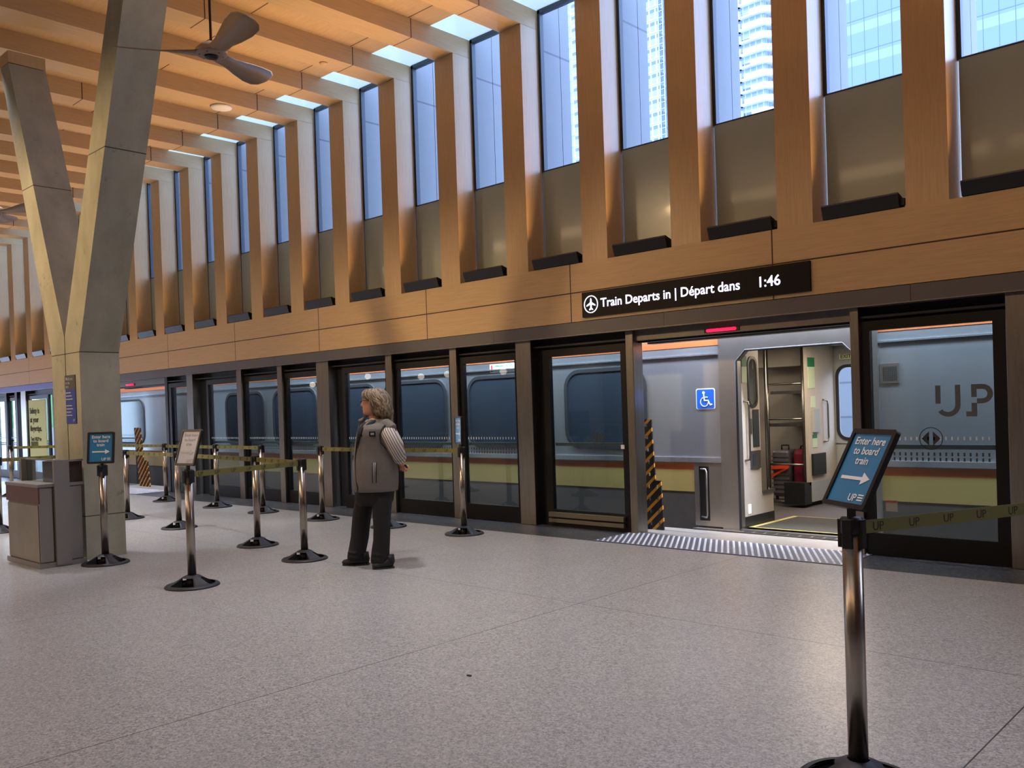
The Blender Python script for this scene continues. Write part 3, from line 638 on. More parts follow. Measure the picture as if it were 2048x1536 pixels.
# far partition
X2 = -5.08
pt = obj('partition', BX(X2-.04, X2, 10.95, 11.78, .3, 2.12), m_beige, T)
sub('lower_box', BX(X2-.28, X2+.0, 10.80, 11.0, .06, .34), m_dark, pt); sub('lower_panel', BX(X2-.02, X2+.004, 11.0, 11.78, .08, .34), m_greyp, pt)
sub('map_label', BX(X2, X2+.005, 10.98, 11.18, 1.55, 1.83), m_pale, pt); sub('map_label_header', BX(X2, X2+.006, 10.98, 11.18, 1.83, 1.95), m_green, pt)
sub('small_label', BX(X2, X2+.005, 11.05, 11.18, 1.3, 1.45), m_pale, pt); sub('door_control', BX(X2, X2+.03, 11.08, 11.24, .98, 1.28), m_greyp, pt)
sub('ventilator', BX(X2, X2+.03, 11.02, 11.40, .42, .70), m_dark, pt); sub('lower_label', BX(X2, X2+.005, 11.07, 11.2, .78, .92), m_pale, pt); sub('lower_label_header', BX(X2, X2+.006, 11.07, 11.2, .90, .95), m_green, pt)
bm = bmesh.new(); tube(bm, [(X2, 11.40, 1.40), (X2+.05, 11.44, 1.38), (X2+.05, 11.45, 1.33), (X2+.05, 11.45, .9), (X2+.04, 11.44, .85), (X2, 11.40, .84)], .012, 8); sub('grab_bar', bm, m_steel, pt)
area('vestibule_light', (-4.2, 10.2, 2.11), (0, 0, 0), 1.4, .9, 55, '#ffe9cf', T)
area('saloon_light', (-8.0, 10.2, 2.11), (0, 0, 0), 5, .4, 25, '#fff0dc', T)
# suitcases on the rack
t = thing('suitcase', (-5.5, 11.2, .10), 'ribbed silver suitcase standing in the train luggage rack', 'suitcase', 'suitcases in the train luggage rack')
bm = bevel(BX(-5.66, -5.42, 11.08, 11.45, .12, .74), .03, 2)
for i in range(9): bx(bm, -5.665, -5.415, 11.07, 11.08, .17+i*.06, .19+i*.06)
obj('shell', bm, mat('silver_shell', '#77767a', .35, .7), t); bm = bmesh.new(); tube(bm, [(-5.6, 11.25, .74), (-5.6, 11.25, .80), (-5.5, 11.25, .80), (-5.5, 11.25, .74)], .012, 6); obj('handle', bm, m_blackplastic, t)
bm = bmesh.new(); prism(bm, [(-5.69, .52), (-5.40, .56), (-5.42, .50), (-5.69, .36), (-5.69, .40), (-5.47, .50), (-5.69, .48)], 1, 11.055, 11.065); obj('strap', bm, mat('orange_strap', '#d8401c', .5), t)
bm = bmesh.new()
for x in (-5.62, -5.46): lathe(bm, [(.0, -.02), (.02, -.02), (.02, .02), (0, .02)], 10, (x, 11.12), z0=.10)
obj('wheel', bm, m_rubber, t)
t = thing('suitcase', (-5.28, 11.2, .10), 'dark red suitcase beside the silver one in the train', 'suitcase', 'suitcases in the train luggage rack')
obj('shell', bevel(BX(-5.38, -5.17, 11.08, 11.45, .12, .76), .07, 3), mat('red_shell', '#6b1226', .45), t); bm = bmesh.new(); tube(bm, [(-5.33, 11.25, .75), (-5.33, 11.25, .79), (-5.23, 11.25, .79), (-5.23, 11.25, .75)], .012, 6); obj('handle', bm, m_blackplastic, t)

# perforated gap boards with hazard stripes
def mk_haz():
    m = mat('hazard_stripes', '#1c1d20', .6); nt, b = nodes(m); g = nt.nodes.new('ShaderNodeNewGeometry'); sp = nt.nodes.new('ShaderNodeSeparateXYZ'); nt.links.new(g.outputs['Position'], sp.inputs[0])
    v = mathn(nt, 'SUBTRACT', sp.outputs[2], mathn(nt, 'MULTIPLY', sp.outputs[0], .9)); f = mathn(nt, 'LESS_THAN', mathn(nt, 'PINGPONG', v, .07), .022)
    mx = nt.nodes.new('ShaderNodeMix'); mx.data_type = 'RGBA'; mx.inputs['A'].default_value = lin('#1c1d20'); mx.inputs['B'].default_value = lin('#c98a26'); nt.links.new(f, mx.inputs['Factor']); nt.links.new(mx.outputs['Result'], b.inputs['Base Color']); return m
m_haz = mk_haz()
def gap_board(x, w1, w2, sl, lab, yb=8.4):
    t = thing('gap_board', (x, yb, 0), lab, 'gap board', 'striped perforated boards at the doorways')
    bm = bmesh.new()
    def cell(a, z0, w, h, r=.022):
        n = 6; c = (a+w/2, z0+h/2); sq = rrect(a, a+w, z0, z0+h, .001, n); ci = []
        for px, pz in sq:
            an = math.atan2(pz-c[1], px-c[0]); ci.append((c[0]+r*math.cos(an), c[1]+r*1.2*math.sin(an)))
        ringp(bm, sq, ci, 1, yb-.01, yb+.01)
    for i in range(9):
        z0 = .0+i*.139; a = x-sl*(z0/1.25)
        for j in range(2 if i < 4 else 1): cell(a+j*w2, z0, w2 if i < 4 else w1, .139)
    obj('plate', bm, m_haz, t)
    obj('hinge', BX(x-.03, x-.01-sl*.9, yb+.01, yb+.03, .05, 1.25), m_dark, t)
gap_board(-5.84, .15, .11, .06, 'black board with orange stripes and holes beside the open train door')
gap_board(-18.95, .30, .25, .18, 'black board with orange stripes and holes at the left doorway')

# ================================================================== V-SHAPED COLUMN
t = thing('concrete_column', (-9.95, 3.86, 0), 'V-shaped board-marked concrete column splitting into two leaning arms', 'column')
ya, yb = 3.66, 4.07
bm = BX(-10.33, -9.96, ya, yb, 0, 2.16); bx(bm, -9.94, -9.57, ya, yb, 0, 2.16); bx(bm, -9.96, -9.94, ya+.02, yb-.02, 0, 2.16); obj('shaft', bm, m_conc, t)
bm = bmesh.new(); prism(bm, [(-10.33, 2.16), (-9.96, 2.16), (-9.96, 2.34), (-11.33, 5.65), (-11.60, 5.65)], 1, ya, yb); obj('arm', bm, m_conc, t)
bm = bmesh.new(); prism(bm, [(-9.94, 2.16), (-9.57, 2.16), (-7.95, 6.0), (-8.30, 6.0), (-9.94, 2.34)], 1, ya, yb); obj('arm', bm, m_conc, t)
obj('groove', BX(-9.96, -9.94, ya+.015, yb-.02, 0, 2.33), m_conc2, t)
obj('timber_cap', BX(-11.60, -11.33, ya, yb, 5.66, 5.80), m_fin, t)

t = thing('notice_panel', (-9.82, 3.66, 1.42), 'narrow grey and blue notice fixed to the concrete column', 'notice')
obj('blue_sheet', BX(-9.955, -9.69, 3.652, 3.659, 1.42, 1.78), mat('notice_blue', '#2c3f9a', .5), t); obj('grey_header', BX(-9.97, -9.69, 3.652, 3.659, 1.78, 1.93), mat('notice_grey', '#4a4d48', .6), t)
bm = bmesh.new()
merge(bm, shift(text('Welcome', .05, 'LEFT'), (-9.94, 3.65, 1.875)), shift(text('to the', .045, 'LEFT'), (-9.94, 3.65, 1.835)), shift(text('train', .045, 'LEFT'), (-9.94, 3.65, 1.795)), shift(text('UP', .04, 'LEFT'), (-9.77, 3.65, 1.44)))
for i in range(8):
    if i != 3: bx(bm, -9.94, -9.94+.13+.05*((i*7) % 3)/2, 3.649, 3.651, 1.74-i*.034, 1.75-i*.034)
obj('lettering', bm, mat('notice_ink', '#b9bccb', .6), t)

# ================================================================== CEILING FANS, DETECTORS
m_fan = mat('fan_blade', '#8f7a68', .5)
def fan(x, y, z, a0, lab):
    t = thing('ceiling_fan', (x, y, z), lab, 'ceiling fan', 'three-bladed ceiling fans'); t.scale = (.8, .8, .8)
    bm = bmesh.new(); tube(bm, [(x, y, z+.08), (x, y, z+(6.24-z)/.8)], .014, 8); obj('rod', bm, mat('fan_rod', '#3a3028', .4, .5), t)
    bm = bmesh.new(); lathe(bm, [(.0, -.03), (.10, -.03), (.155, -.012), (.16, .03), (.10, .09), (.03, .12), (.0, .12)], 28, (x, y), z0=z); obj('hub', bm, m_fan, t)
    bm = bmesh.new(); lathe(bm, [(0, -.045), (.06, -.045), (.075, -.03), (0, -.028)], 24, (x, y), z0=z); obj('hub_cap', bm, m_black, t)
    bm = bmesh.new()
    for k in range(6):
        a = a0+k*PI/3+.3; lathe(bm, [(0, -.026), (.011, -.026), (.011, -.018), (0, -.016)], 8, (x+.115*math.cos(a), y+.115*math.sin(a)), z0=z)
    obj('screw', bm, m_black, t)
    for k in range(3):
        a = a0+k*2*PI/3; bm = bmesh.new(); L = [(.08, .11, 0), (.2, .10, .0), (.32, .095, .006), (.5, .12, .012), (.7, .15, .02), (.85, .15, .03), (.93, .11, .034), (.96, .05, .036)]
        rows = []
        for r, w, dz in L:
            tw = .35*min(1, max(0, (r-.1)/.4)); u = Vector((math.cos(a), math.sin(a), 0)); v = Vector((-math.sin(a), math.cos(a), 0)); c = Vector((x, y, z+dz))+u*r
            off = v*math.cos(tw)-Vector((0, 0, math.sin(tw)*1.0)); th = Vector((0, 0, .008))
            rows.append([bm.verts.new(c+off*w+th*.2), bm.verts.new(c+th), bm.verts.new(c-off*w+th*.2), bm.verts.new(c-th)])
        for p, q in zip(rows, rows[1:]):
            for i in range(4): bm.faces.new((p[i], p[(i+1) % 4], q[(i+1) % 4], q[i])).smooth = True
        bm.faces.new(rows[0]); bm.faces.new(rows[-1][::-1]); obj('blade', bm, m_fan, t)
base = math.atan2(.685, .728)     # direction of image right on the floor plan
fan(-6.81, 3.75, 4.45, base+R(190), 'brown three-bladed ceiling fan hanging beside the concrete arm')
fan(-13.98, 4.28, 4.45, base+R(345), 'ceiling fan cut off by the left edge of the photo')
t = thing('smoke_detector', (-12.1, 6.75, 5.97), 'round white smoke detector on a ceiling beam', 'smoke detector')
bm = bmesh.new(); lathe(bm, [(0, -.045), (.07, -.045), (.12, -.03), (.15, -.02), (.15, 0), (0, 0)], 28, (-12.03, 6.75), z0=6.0); obj('body', bm, m_white, t)
t = thing('sprinkler_cap', (-9.66, 6.9, 6), 'small round maple-coloured cap under a ceiling beam', 'cap'); bm = bmesh.new(); lathe(bm, [(0, -.012), (.05, -.012), (.055, 0), (0, .001)], 20, (-9.66, 6.9), z0=6.0); obj('disc', bm, m_beam, t)

# ================================================================== RECYCLING BIN
t = thing('recycling_bin', (-9.85, 3.38, 0), 'grey metal recycling station with a raised hood in front of the concrete column', 'recycling bin')
m_bin = mat('bin_grey', '#8a8784', .45, .35, noise=.06, nscale=2); m_bin2 = mat('bin_front', '#8f8778', .5, .3, noise=.2, nscale=1.6)
x0, x1, y0, y1 = -10.32, -9.39, 3.15, 3.58
obj('plinth', BX(x0-.01, x1+.01, y0-.01, y1+.01, 0, .05), m_bin, t)
obj('body', BX(x0+.02, x1-.025, y0+.015, y1-.01, .05, .80), m_bin2, t)
obj('front_panel', BX(x0+.03, x1-.03, y0+.004, y0+.014, .06, .62), m_bin2, t); obj('label_band', BX(x0+.0, x1-.0, y0, y0+.014, .64, .80), mat('brown_band', '#5b3a2e', .5), t)
obj('worktop', BX(x0-.005, x1+.005, y0-.005, y1, .80, .83), m_bin, t)
obj('side_door', BX(x1-.025, x1-.005, y0+.01, y0+.13, .06, .79), m_bin, t); obj('side_door', BX(x1-.025, x1-.005, y0+.30, y1-.02, .06, .79), m_bin, t)
obj('upright', BX(x1-.01, x1+.03, y0+.145, y0+.29, .02, 1.06), m_bin, t); obj('upright', BX(x0, x0+.03, y0+.145, y0+.29, .83, 1.06), m_bin, t)
obj('hood_glass', BX(x0+.03, x1-.01, y0+.2, y0+.206, .83, 1.05), m_glass, t); obj('hood_rail', BX(x0, x1, y0+.19, y0+.215, 1.05, 1.065), m_bin, t); obj('hood_rail', BX(x1-.01, x1+.02, y0+.29, y1, 1.04, 1.06), m_bin, t)
obj('chute', BX(-9.86, -9.60, y0+.21, y0+.40, .83, 1.04), m_blackplastic, t); obj('chute', BX(-9.45, -9.40, y0+.30, y1, .83, 1.04), mat('brown_mesh', '#33291f', .7), t)

# ================================================================== STANCHIONS
def stanchion_proto():
    t = bpy.data.objects.new('stanchion', None); COL.objects.link(t)
    bm = bmesh.new(); n = 48
    rr = [(.040, .098), (.055, .094), (.085, .078), (.125, .054), (.165, .032), (.188, .024), (.215, .020), (.226, .010), (.226, .0)]
    grid = [[bm.verts.new((r*math.cos(2*PI*k/n), r*math.sin(2*PI*k/n), z)) for k in range(n)] for r, z in rr]
    for i in range(len(rr)-1):
        for k in range(n):
            ph = (k % 16)
            if i in (2, 3, 4) and 3 <= ph < 13: continue
            f = bm.faces.new((grid[i][k], grid[i][(k+1) % n], grid[i+1][(k+1) % n], grid[i+1][k])); f.smooth = True
    lathe(bm, [(.0, .006), (.20, .006), (.20, .0), (.0, .0)], 32, mi=1)
    lathe(bm, [(0, .0), (.062, .0), (.05, .04), (.044, .092), (0, .092)], 24, mi=0)
    for j in range(3):       # walls of the openings
        for k, kk in ((3+16*j, 0), (13+16*j, 0)):
            for i in (2, 3, 4):
                a, b = grid[i][k % n], grid[i+1][k % n]; c = bm.verts.new((b.co.x, b.co.y, .004)); d = bm.verts.new((a.co.x, a.co.y, .004)); bm.faces.new((a, b, c, d))
    obj('base', bm, [m_rubber, mat('matte_black_pan', '#08080a', .95, spec=.05)], t, fix=False)
    bm = bmesh.new(); lathe(bm, [(.0, .09), (.036, .09), (.036, .945), (0, .945)], 28); obj('pole', bm, m_post, t)
    bm = bmesh.new(); lathe(bm, [(.0, .935), (.038, .935), (.041, .94), (.041, .992), (.034, 1.0), (0, 1.0)], 28)
    for k in range(4):
        a = k*PI/2; b2 = bmesh.new(); bx(b2, -.017, .017, -.047, -.030, .885, .99); rot(b2, a, 'Z'); merge(bm, b2)
    obj('belt_head', bm, m_blackplastic, t); return t
SP = stanchion_proto(); used = [False]
def sign_part(t, az, sheet_m, ink_m, z=1.035, tilt=33, fy=-.035):
    f = obj('sign_frame', bmesh.new(), m_blackplastic, t)
    bm = bmesh.new(); w, h, e = .135, .318, .019
    ringp(bm, rrect(-w, w, 0, h, .012, 3), rrect(-w+e, w-e, e, h-e, .004, 3), 1, -.008, .012); bx(bm, -w+.01, w-.01, .002, .010, .01, h-.01)
    bm.to_mesh(f.data); bm.free()
    obj2('sheet', BX(-w+e, w-e, -.002, .002, e, h-e), sheet_m, f)
    bm = bmesh.new()
    for i, s in enumerate(('Enter here', 'to board', 'train')): merge(bm, shift(text(s, .043, bold=.0006, depth=.001), (0, -.0035, .255-i*.040)))
    obj2('lettering', bm, ink_m, f); bm = bmesh.new()
    bx(bm, -.085, .046, -.0045, -.0025, .112, .125); prism(bm, [(.045, .094), (.092, .1185), (.045, .143)], 1, -.0045, -.0025)
    obj2('arrow', bm, ink_m, f); bm = bmesh.new()
    merge(bm, shift(text('UP', .04, 'LEFT', depth=.001, bold=.0006), (.01, -.0035, .030)))
    for i in range(3): bx(bm, .068, .100, -.0045, -.003, .033+i*.010, .038+i*.010)
    obj2('logo', bm, ink_m, f)
    obj('sign_neck', BX(-.012, .012, -.012, .012, .99, 1.06), m_blackplastic, t)
    f.rotation_euler = (-R(tilt), 0, az); f.location = (math.sin(az)*-fy*1, math.cos(az)*fy, z)
    return f
m_sheet = mat('sign_sheet_blue', '#2a7fb4', .3, coat=.3); m_sheet_glare = mat('sign_sheet_glare', '#c2cbd8', .25, coat=.4)  # second sheet: glare on the blue sign painted as a pale colour
m_ink_glare = mat('glare_ink', '#c9ccd0', .5)  # lettering under the same painted glare
def stanchion(x, y, label, sign=None, pale=False, rz=0, **kw):
    t = SP if not used[0] else dup(SP_clean[0]); 
    if not used[0]:
        used[0] = True; SP_clean.append(SP)
    t.location = (0, 0, 0)
    if sign is not None: sign_part(t, sign, m_sheet_glare if pale else m_sheet, m_ink_glare if pale else m_uv, **kw)
    t.location = (x, y, 0); tag(t, label, 'stanchion', 'steel queue stanchions on the terrazzo floor'); return t
SP_clean = []
# plain ones first, so that the signs are only added to copies
SN = {}
for k, x, y, lab in (('S3', -7.56, 4.97, 'plain steel stanchion just left of the standing person'),
                     ('S4', -8.82, 5.20, 'plain steel stanchion behind and left of the one beside the person'),
                     ('S6', -11.17, 5.45, 'plain steel stanchion directly behind the glare-painted sign stand'),
                     ('S7', -13.13, 7.05, 'plain steel stanchion in the back row, standing alone right of the glare-painted sign'),
                     ('S8', -11.72, 7.02, 'plain steel stanchion in the back row where its belt ends'),
                     ('S9', -10.14, 6.97, 'plain steel stanchion in front of the wide screen post'),
                     ('S10', -14.99, 7.10, 'plain steel stanchion in the back row nearest the left tactile strip'),
                     ('S11', -8.72, 6.96, 'steel stanchion hidden behind the standing person, only its base showing'),
                     ('S13', -12.96, 5.55, 'steel stanchion hidden behind the concrete column, nearer base showing'),
                     ('S14', -17.3, 7.12, 'steel stanchion hidden behind the column, farther base showing'),
                     ('S15', -13.1, 3.91, 'steel stanchion at the left edge with its pole in view'),
                     ('S16', -19.3, 6.0, 'far steel stanchion at the left edge of the photo')):
    SN[k] = (x, y); stanchion(x, y, lab)
for k, x, y, lab, az, pale, kw in (('S1', -1.35, 3.25, 'large foreground stanchion with a tilted blue sign at the right', R(-35), False, {'tilt': 28}),
                     ('S2', -7.24, 3.63, 'stanchion with a sign painted pale for glare, front left of the person', R(8), True, {'tilt': 17}),
                     ('S5', -9.15, 3.68, 'stanchion with a blue sign against the concrete column', R(43), False, {'tilt': 8, 'z': 1.01}),
                     ('S12', -7.42, 7.02, 'stanchion right of the person with its blue sign seen nearly edge-on', R(-27), False, {'tilt': 1})):
    SN[k] = (x, y); t = dup(SP); t.name = 'stanchion'; t.location = (0, 0, 0); sign_part(t, az, m_sheet_glare if pale else m_sheet, m_ink_glare if pale else m_uv, **kw)
    t.location = (x, y, 0); tag(t, lab, 'stanchion', 'steel queue stanchions on the terrazzo floor')
def belt(p, q, lab, flip=False, n=None):
    a, b = Vector((p[0], p[1])), Vector((q[0], q[1])); mid = (a+b)/2
    d = (b-a).normalized(); nrm = Vector((d.y, -d.x))
    if nrm.dot(-mid) < 0: a, b = b, a; d = -d
    L = (b-a).length; ang = math.atan2(d.y, d.x)
    t = thing('belt', (a.x, a.y, .955), lab, 'belt', 'olive retractable belts between the stanchions')
    w = obj2('webbing', BX(.05, L-.05, -.0012, .0012, -.025, .025), m_olive, t)
    bm = bmesh.new(); x = .13
    while x < L-.12:
        merge(bm, shift(text('UP', .046, 'CENTER', depth=.0006, bold=.0003), (x, -.0018, -.016))); x += .185
    if len(bm.verts): obj2('lettering', bm, m_beltink, t)
    t.rotation_euler = (0, 0, ang); return t
for p, q, lab in (('S2', 'S3', 'olive belt from the glare-painted sign stanchion to the one beside the person'), ('S3', 'S4', 'short olive belt joining the two plain stanchions left of the person'),
                  ('S4', 'S6', 'olive belt passing behind the glare-painted sign'), ('S6', 'S13', 'olive belt from behind the glare-painted sign towards the column'),
                  ('S10', 'S7', 'back-row olive belt, left of the lone back-row stanchion'), ('S7', 'S8', 'back-row olive belt, right of the lone back-row stanchion'),
                  ('S14', 'S10', 'back-row olive belt in front of the left doorway'), ('S9', 'S11', 'olive belt running behind the person from the wide post'),
                  ('S11', 'S12', 'olive belt from behind the person to the edge-on sign'), ('S15', 'S13', 'olive belt left of the column, the nearer one'), ('S16', 'S14', 'olive belt left of the column, the farther one')):
    belt(SN[p], SN[q], lab)
belt(SN['S1'], (-.05, 6.35), 'olive belt printed with UP leaving the foreground stanchion to the right')
stanchion(-.05, 6.35, 'steel stanchion beyond the right edge holding the foreground belt')

# ================================================================== PERSON
def person():
    root = thing('person', (0, 0, 0), 'person in grey vest and striped shirt looking left, hand behind the back', 'person')
    m_skin = mat('skin', '#c08a72', .55); m_vest = mat('fleece_vest', '#6c665f', .95, noise=.05, nscale=40, bump=.15); m_trou = mat('black_trousers', '#151517', .85, noise=.1, nscale=5)
    m_shoe = mat('black_shoe', '#17171a', .5); m_hair = mat('wavy_hair', '#94836a', .6, noise=.3, nscale=14); m_hair2 = mat('wavy_hair_dark', '#5c4c3a', .6, noise=.25, nscale=14)
    m_shirt = mat('striped_shirt', '#c3bdb4', .85)
    nt, b = nodes(m_shirt); tc = nt.nodes.new('ShaderNodeTexCoord'); sp = nt.nodes.new('ShaderNodeSeparateXYZ'); nt.links.new(tc.outputs['Object'], sp.inputs[0])
    # stripes run down the sleeve: coordinate across it
    v = mathn(nt, 'ADD', mathn(nt, 'MULTIPLY', sp.outputs[0], .88), mathn(nt, 'MULTIPLY', sp.outputs[2], .42))
    f = mathn(nt, 'LESS_THAN', mathn(nt, 'PINGPONG', v, .010), .0048); mx = nt.nodes.new('ShaderNodeMix'); mx.data_type = 'RGBA'; mx.inputs['A'].default_value = lin('#c6c1b9'); mx.inputs['B'].default_value = lin('#7d7168')
    nt.links.new(f, mx.inputs['Factor']); nt.links.new(mx.outputs['Result'], b.inputs['Base Color'])
    def P(cx, cy, y=0):
        u = 640+cx/3.659; v = 740+cy/3.659
        return ((u-745+.033*(1132-v))/214, y, (1132-v)/214)
    def ring(cx0, cx1, cy, b_, y=0, ang=0):
        x0, _, z = P(cx0, cy); x1, _, _ = P(cx1, cy); return ((x0+x1)/2, y, z), ((x1-x0)/2, b_)
    def loft(bm, rows, n=32, sup=2.3, mi=0, capb=True, capt=True):
        """rows: ((x,y,z),(rx,ry)) with super-elliptic section"""
        rs = []
        for (x, y, z), (a, c) in rows:
            r = []
            for k in range(n):
                t = 2*PI*k/n; ct, st = math.cos(t), math.sin(t)
                r.append(bm.verts.new((x+a*math.copysign(abs(ct)**(2/sup), ct), y+c*math.copysign(abs(st)**(2/sup), st), z)))
            rs.append(r)
        for p, q in zip(rs, rs[1:]):
            for k in range(n):
                f = bm.faces.new((p[k], p[(k+1) % n], q[(k+1) % n], q[k])); f.smooth = True; f.material_index = mi
        if capb: bm.faces.new(rs[0][::-1])
        if capt: bm.faces.new(rs[-1])
        return rs
    def blend(name, bm, m, vox, smooth=4):
        """fuse overlapping volumes into one continuous surface"""
        bmesh.ops.recalc_face_normals(bm, faces=bm.faces[:])
        o = obj(name, bm, m, root); md = o.modifiers.new('r', 'REMESH'); md.mode = 'VOXEL'; md.voxel_size = vox; md.use_smooth_shade = True
        sm = o.modifiers.new('s', 'SMOOTH'); sm.factor = .5; sm.iterations = smooth
        return o
    # ---- head, neck, torso core, arms, legs: one body
    bm = bmesh.new()
    hx, hy = P(420, 0)[0], -.01
    H = []
    # (crop y, front x, back x, half width)
    for cy, xf, xb, w in ((332, 372, 440, .045), (322, 350, 450, .052), (308, 345, 470, .060), (290, 348, 492, .068), (275, 345, 505, .072), (262, 346, 512, .074), (245, 346, 517, .077), (228, 345, 519, .079), (212, 340, 519, .080), (196, 341, 517, .080), (180, 346, 510, .077), (165, 358, 498, .070), (152, 376, 480, .058), (144, 398, 460, .036)):
        H.append(ring(xf, xb, cy, w, hy))
    loft(bm, H, 28, 2.15)
    # nose, brow, lips, chin
    n0 = P(346, 222); n1 = P(329, 256); n2 = P(348, 266)
    tube(bm, [(n0[0]+.012, hy, n0[2]), ((n0[0]+n1[0])/2+.006, hy, (n0[2]+n1[2])/2), (n1[0]+.008, hy, n1[2]+.002), (n2[0]+.012, hy, n2[2])], [.009, .011, .013, .010], 10)
    for s in (-1, 1): tube(bm, [(n1[0]+.016, hy+s*.008, n1[2]-.003), (n1[0]+.024, hy+s*.014, n1[2]-.001)], [.007, .008], 8)
    br = P(346, 212); tube(bm, [(br[0]+.014, hy-.05, br[2]-.004), (br[0]+.006, hy-.02, br[2]), (br[0]+.005, hy+.02, br[2]), (br[0]+.014, hy+.05, br[2]-.004)], .009, 8)
    lp = P(346, 283); tube(bm, [(lp[0]+.016, hy-.026, lp[2]), (lp[0]+.005, hy, lp[2]), (lp[0]+.016, hy+.026, lp[2])], [.005, .007, .005], 8)
    lp = P(348, 292); tube(bm, [(lp[0]+.016, hy-.024, lp[2]), (lp[0]+.006, hy, lp[2]), (lp[0]+.016, hy+.024, lp[2])], [.005, .008, .005], 8)
    ch = P(352, 312); tube(bm, [(ch[0]+.016, hy-.012, ch[2]), (ch[0]+.010, hy, ch[2]), (ch[0]+.016, hy+.012, ch[2])], [.012, .015, .012], 8)
    ea = P(448, 240); tube(bm, [(ea[0], hy-.076, ea[2]+.03), (ea[0]+.012, hy-.086, ea[2]+.012), (ea[0]+.004, hy-.082, ea[2]-.018), (ea[0]-.004, hy-.078, ea[2]-.03)], [.008, .011, .009, .006], 8)
    tube(bm, [P(425, 300, hy), P(432, 345, -.0), P(442, 400, 0)], [.052, .053, .07], 18)
    core = [ring(330, 555, 420, .17), ring(320, 560, 500, .16), ring(310, 560, 620, .15), ring(300, 570, 760, .15), ring(300, 560, 880, .15), ring(310, 540, 960, .14)]
    loft(bm, core[::-1], 24)
    # legs inside the trousers
    LR = [P(365, 930, .07), P(330, 1140, .08), P(300, 1330, .09), P(300, 1385, .095)]; LL = [P(480, 930, -.07), P(495, 1150, -.09), P(490, 1330, -.10), P(490, 1395, -.10)]
    tube(bm, LR, [.08, .055, .038, .03], 14); tube(bm, LL, [.08, .055, .038, .03], 14)
    # near arm (her left): shoulder, elbow, wrist behind the back
    SH = P(548, 468, -.172); EL = P(622, 610, -.14); WR = P(622, 695, .02)
    tube(bm, [P(505, 445, -.08), SH, ((SH[0]+EL[0])/2, -.165, (SH[2]+EL[2])/2), EL, ((EL[0]+WR[0])/2+.004, -.06, (EL[2]+WR[2])/2), WR], [.045, .044, .042, .042, .038, .027], 16)
    # hand gripping the device
    D = Vector(P(634, 718, .045))
    W_ = Vector(WR); tube(bm, [W_, W_*.45+D*.55, D+Vector((-.012, .0, .008))], [(.026, .020), (.036, .018), (.034, .015)], 12)
    for i in range(4):
        o = Vector((-.030+i*.019, .004, .018-i*.004)); L = (.9, 1.05, 1.0, .8)[i]
        tube(bm, [D+o+Vector((0, -.006, .0)), D+o+Vector((.004, -.036*L, -.008)), D+o+Vector((.006, -.042*L, -.034)), D+o+Vector((.002, -.022*L, -.052))], [.0095, .009, .0085, .007], 8)
    tube(bm, [W_*.5+D*.5+Vector((.028, 0, 0)), D+Vector((.046, .002, .004)), D+Vector((.046, -.018, -.022)), D+Vector((.034, -.034, -.034))], [.011, .0105, .009, .007], 8)
    # far arm, folded behind the back to meet the other hand
    tube(bm, [P(470, 430, .10), P(500, 450, .19), P(560, 560, .20), P(590, 640, .17), P(600, 680, .11)], [.06, .055, .046, .042, .028], 14)
    B2 = Vector(P(600, 690, .10)); tube(bm, [B2+Vector((0, .02, .01)), B2, B2+Vector((.0, -.03, -.012))], [(.027, .018), (.036, .017), (.032, .014)], 10)
    for i in range(4):
        o = Vector((.012+0*i, -.03, .024-i*.017)); tube(bm, [B2+o+Vector((0, 0, -.01)), B2+o+Vector((.02, -.022, -.012)), B2+o+Vector((.018, -.045, -.014))], [.009, .0085, .007], 8)
    tube(bm, [B2+Vector((0, -.005, .02)), B2+Vector((.018, -.025, .035)), B2+Vector((.03, -.045, .03))], [.010, .009, .008], 8)
    blend('body', bm, m_skin, .0055, 3)
    # ---- eyes, lips
    bm = bmesh.new(); ey = P(352, 231)
    for s in (-1, 1): tube(bm, [(ey[0]+.004, hy+s*.030-.010, ey[2]), (ey[0]-.0005, hy+s*.030, ey[2]), (ey[0]+.004, hy+s*.030+.010, ey[2])], [.002, .0065, .002], 8)
    obj('eyes', bm, mat('eye_white', '#cdc6bf', .4), root)
    bm = bmesh.new()
    for s in (-1, 1): tube(bm, [(ey[0]-.006, hy+s*.030, ey[2]), (ey[0]-.0075, hy+s*.030, ey[2])], .0035, 8)
    obj('pupils', bm, mat('pupil', '#2a211c', .3), root)
    bm = bmesh.new(); lp = P(346, 286); tube(bm, [(lp[0]+.012, hy-.022, lp[2]), (lp[0]-.0015, hy, lp[2]), (lp[0]+.012, hy+.022, lp[2])], [.002, .005, .002], 8); obj('lips', bm, mat('lips', '#9c5a50', .5), root)
    # ---- glasses
    bm = bmesh.new(); gx = P(334, 232)[0]; gz = P(0, 232)[2]
    for s in (-1, 1):
        c = hy+s*.033; n = 14
        o = [(c+.028*math.cos(2*PI*i/n), gz+.020*math.sin(2*PI*i/n)) for i in range(n)]; q = [(c+.024*math.cos(2*PI*i/n), gz+.0165*math.sin(2*PI*i/n)) for i in range(n)]
        ringp(bm, o, q, 0, gx-.002, gx+.002)
        tube(bm, [(gx, hy+s*.061, gz+.006), (gx+.03, hy+s*.080, gz+.008), (gx+.10, hy+s*.083, gz+.010)], .0032, 6)
    tube(bm, [(gx, hy-.006, gz+.005), (gx-.003, hy, gz+.007), (gx, hy+.006, gz+.005)], .0022, 6); obj('glasses', bm, mat('glasses_frame', '#20151a', .3), root)
    # ---- hair: cap plus long wavy locks swept back
    bm = bmesh.new()
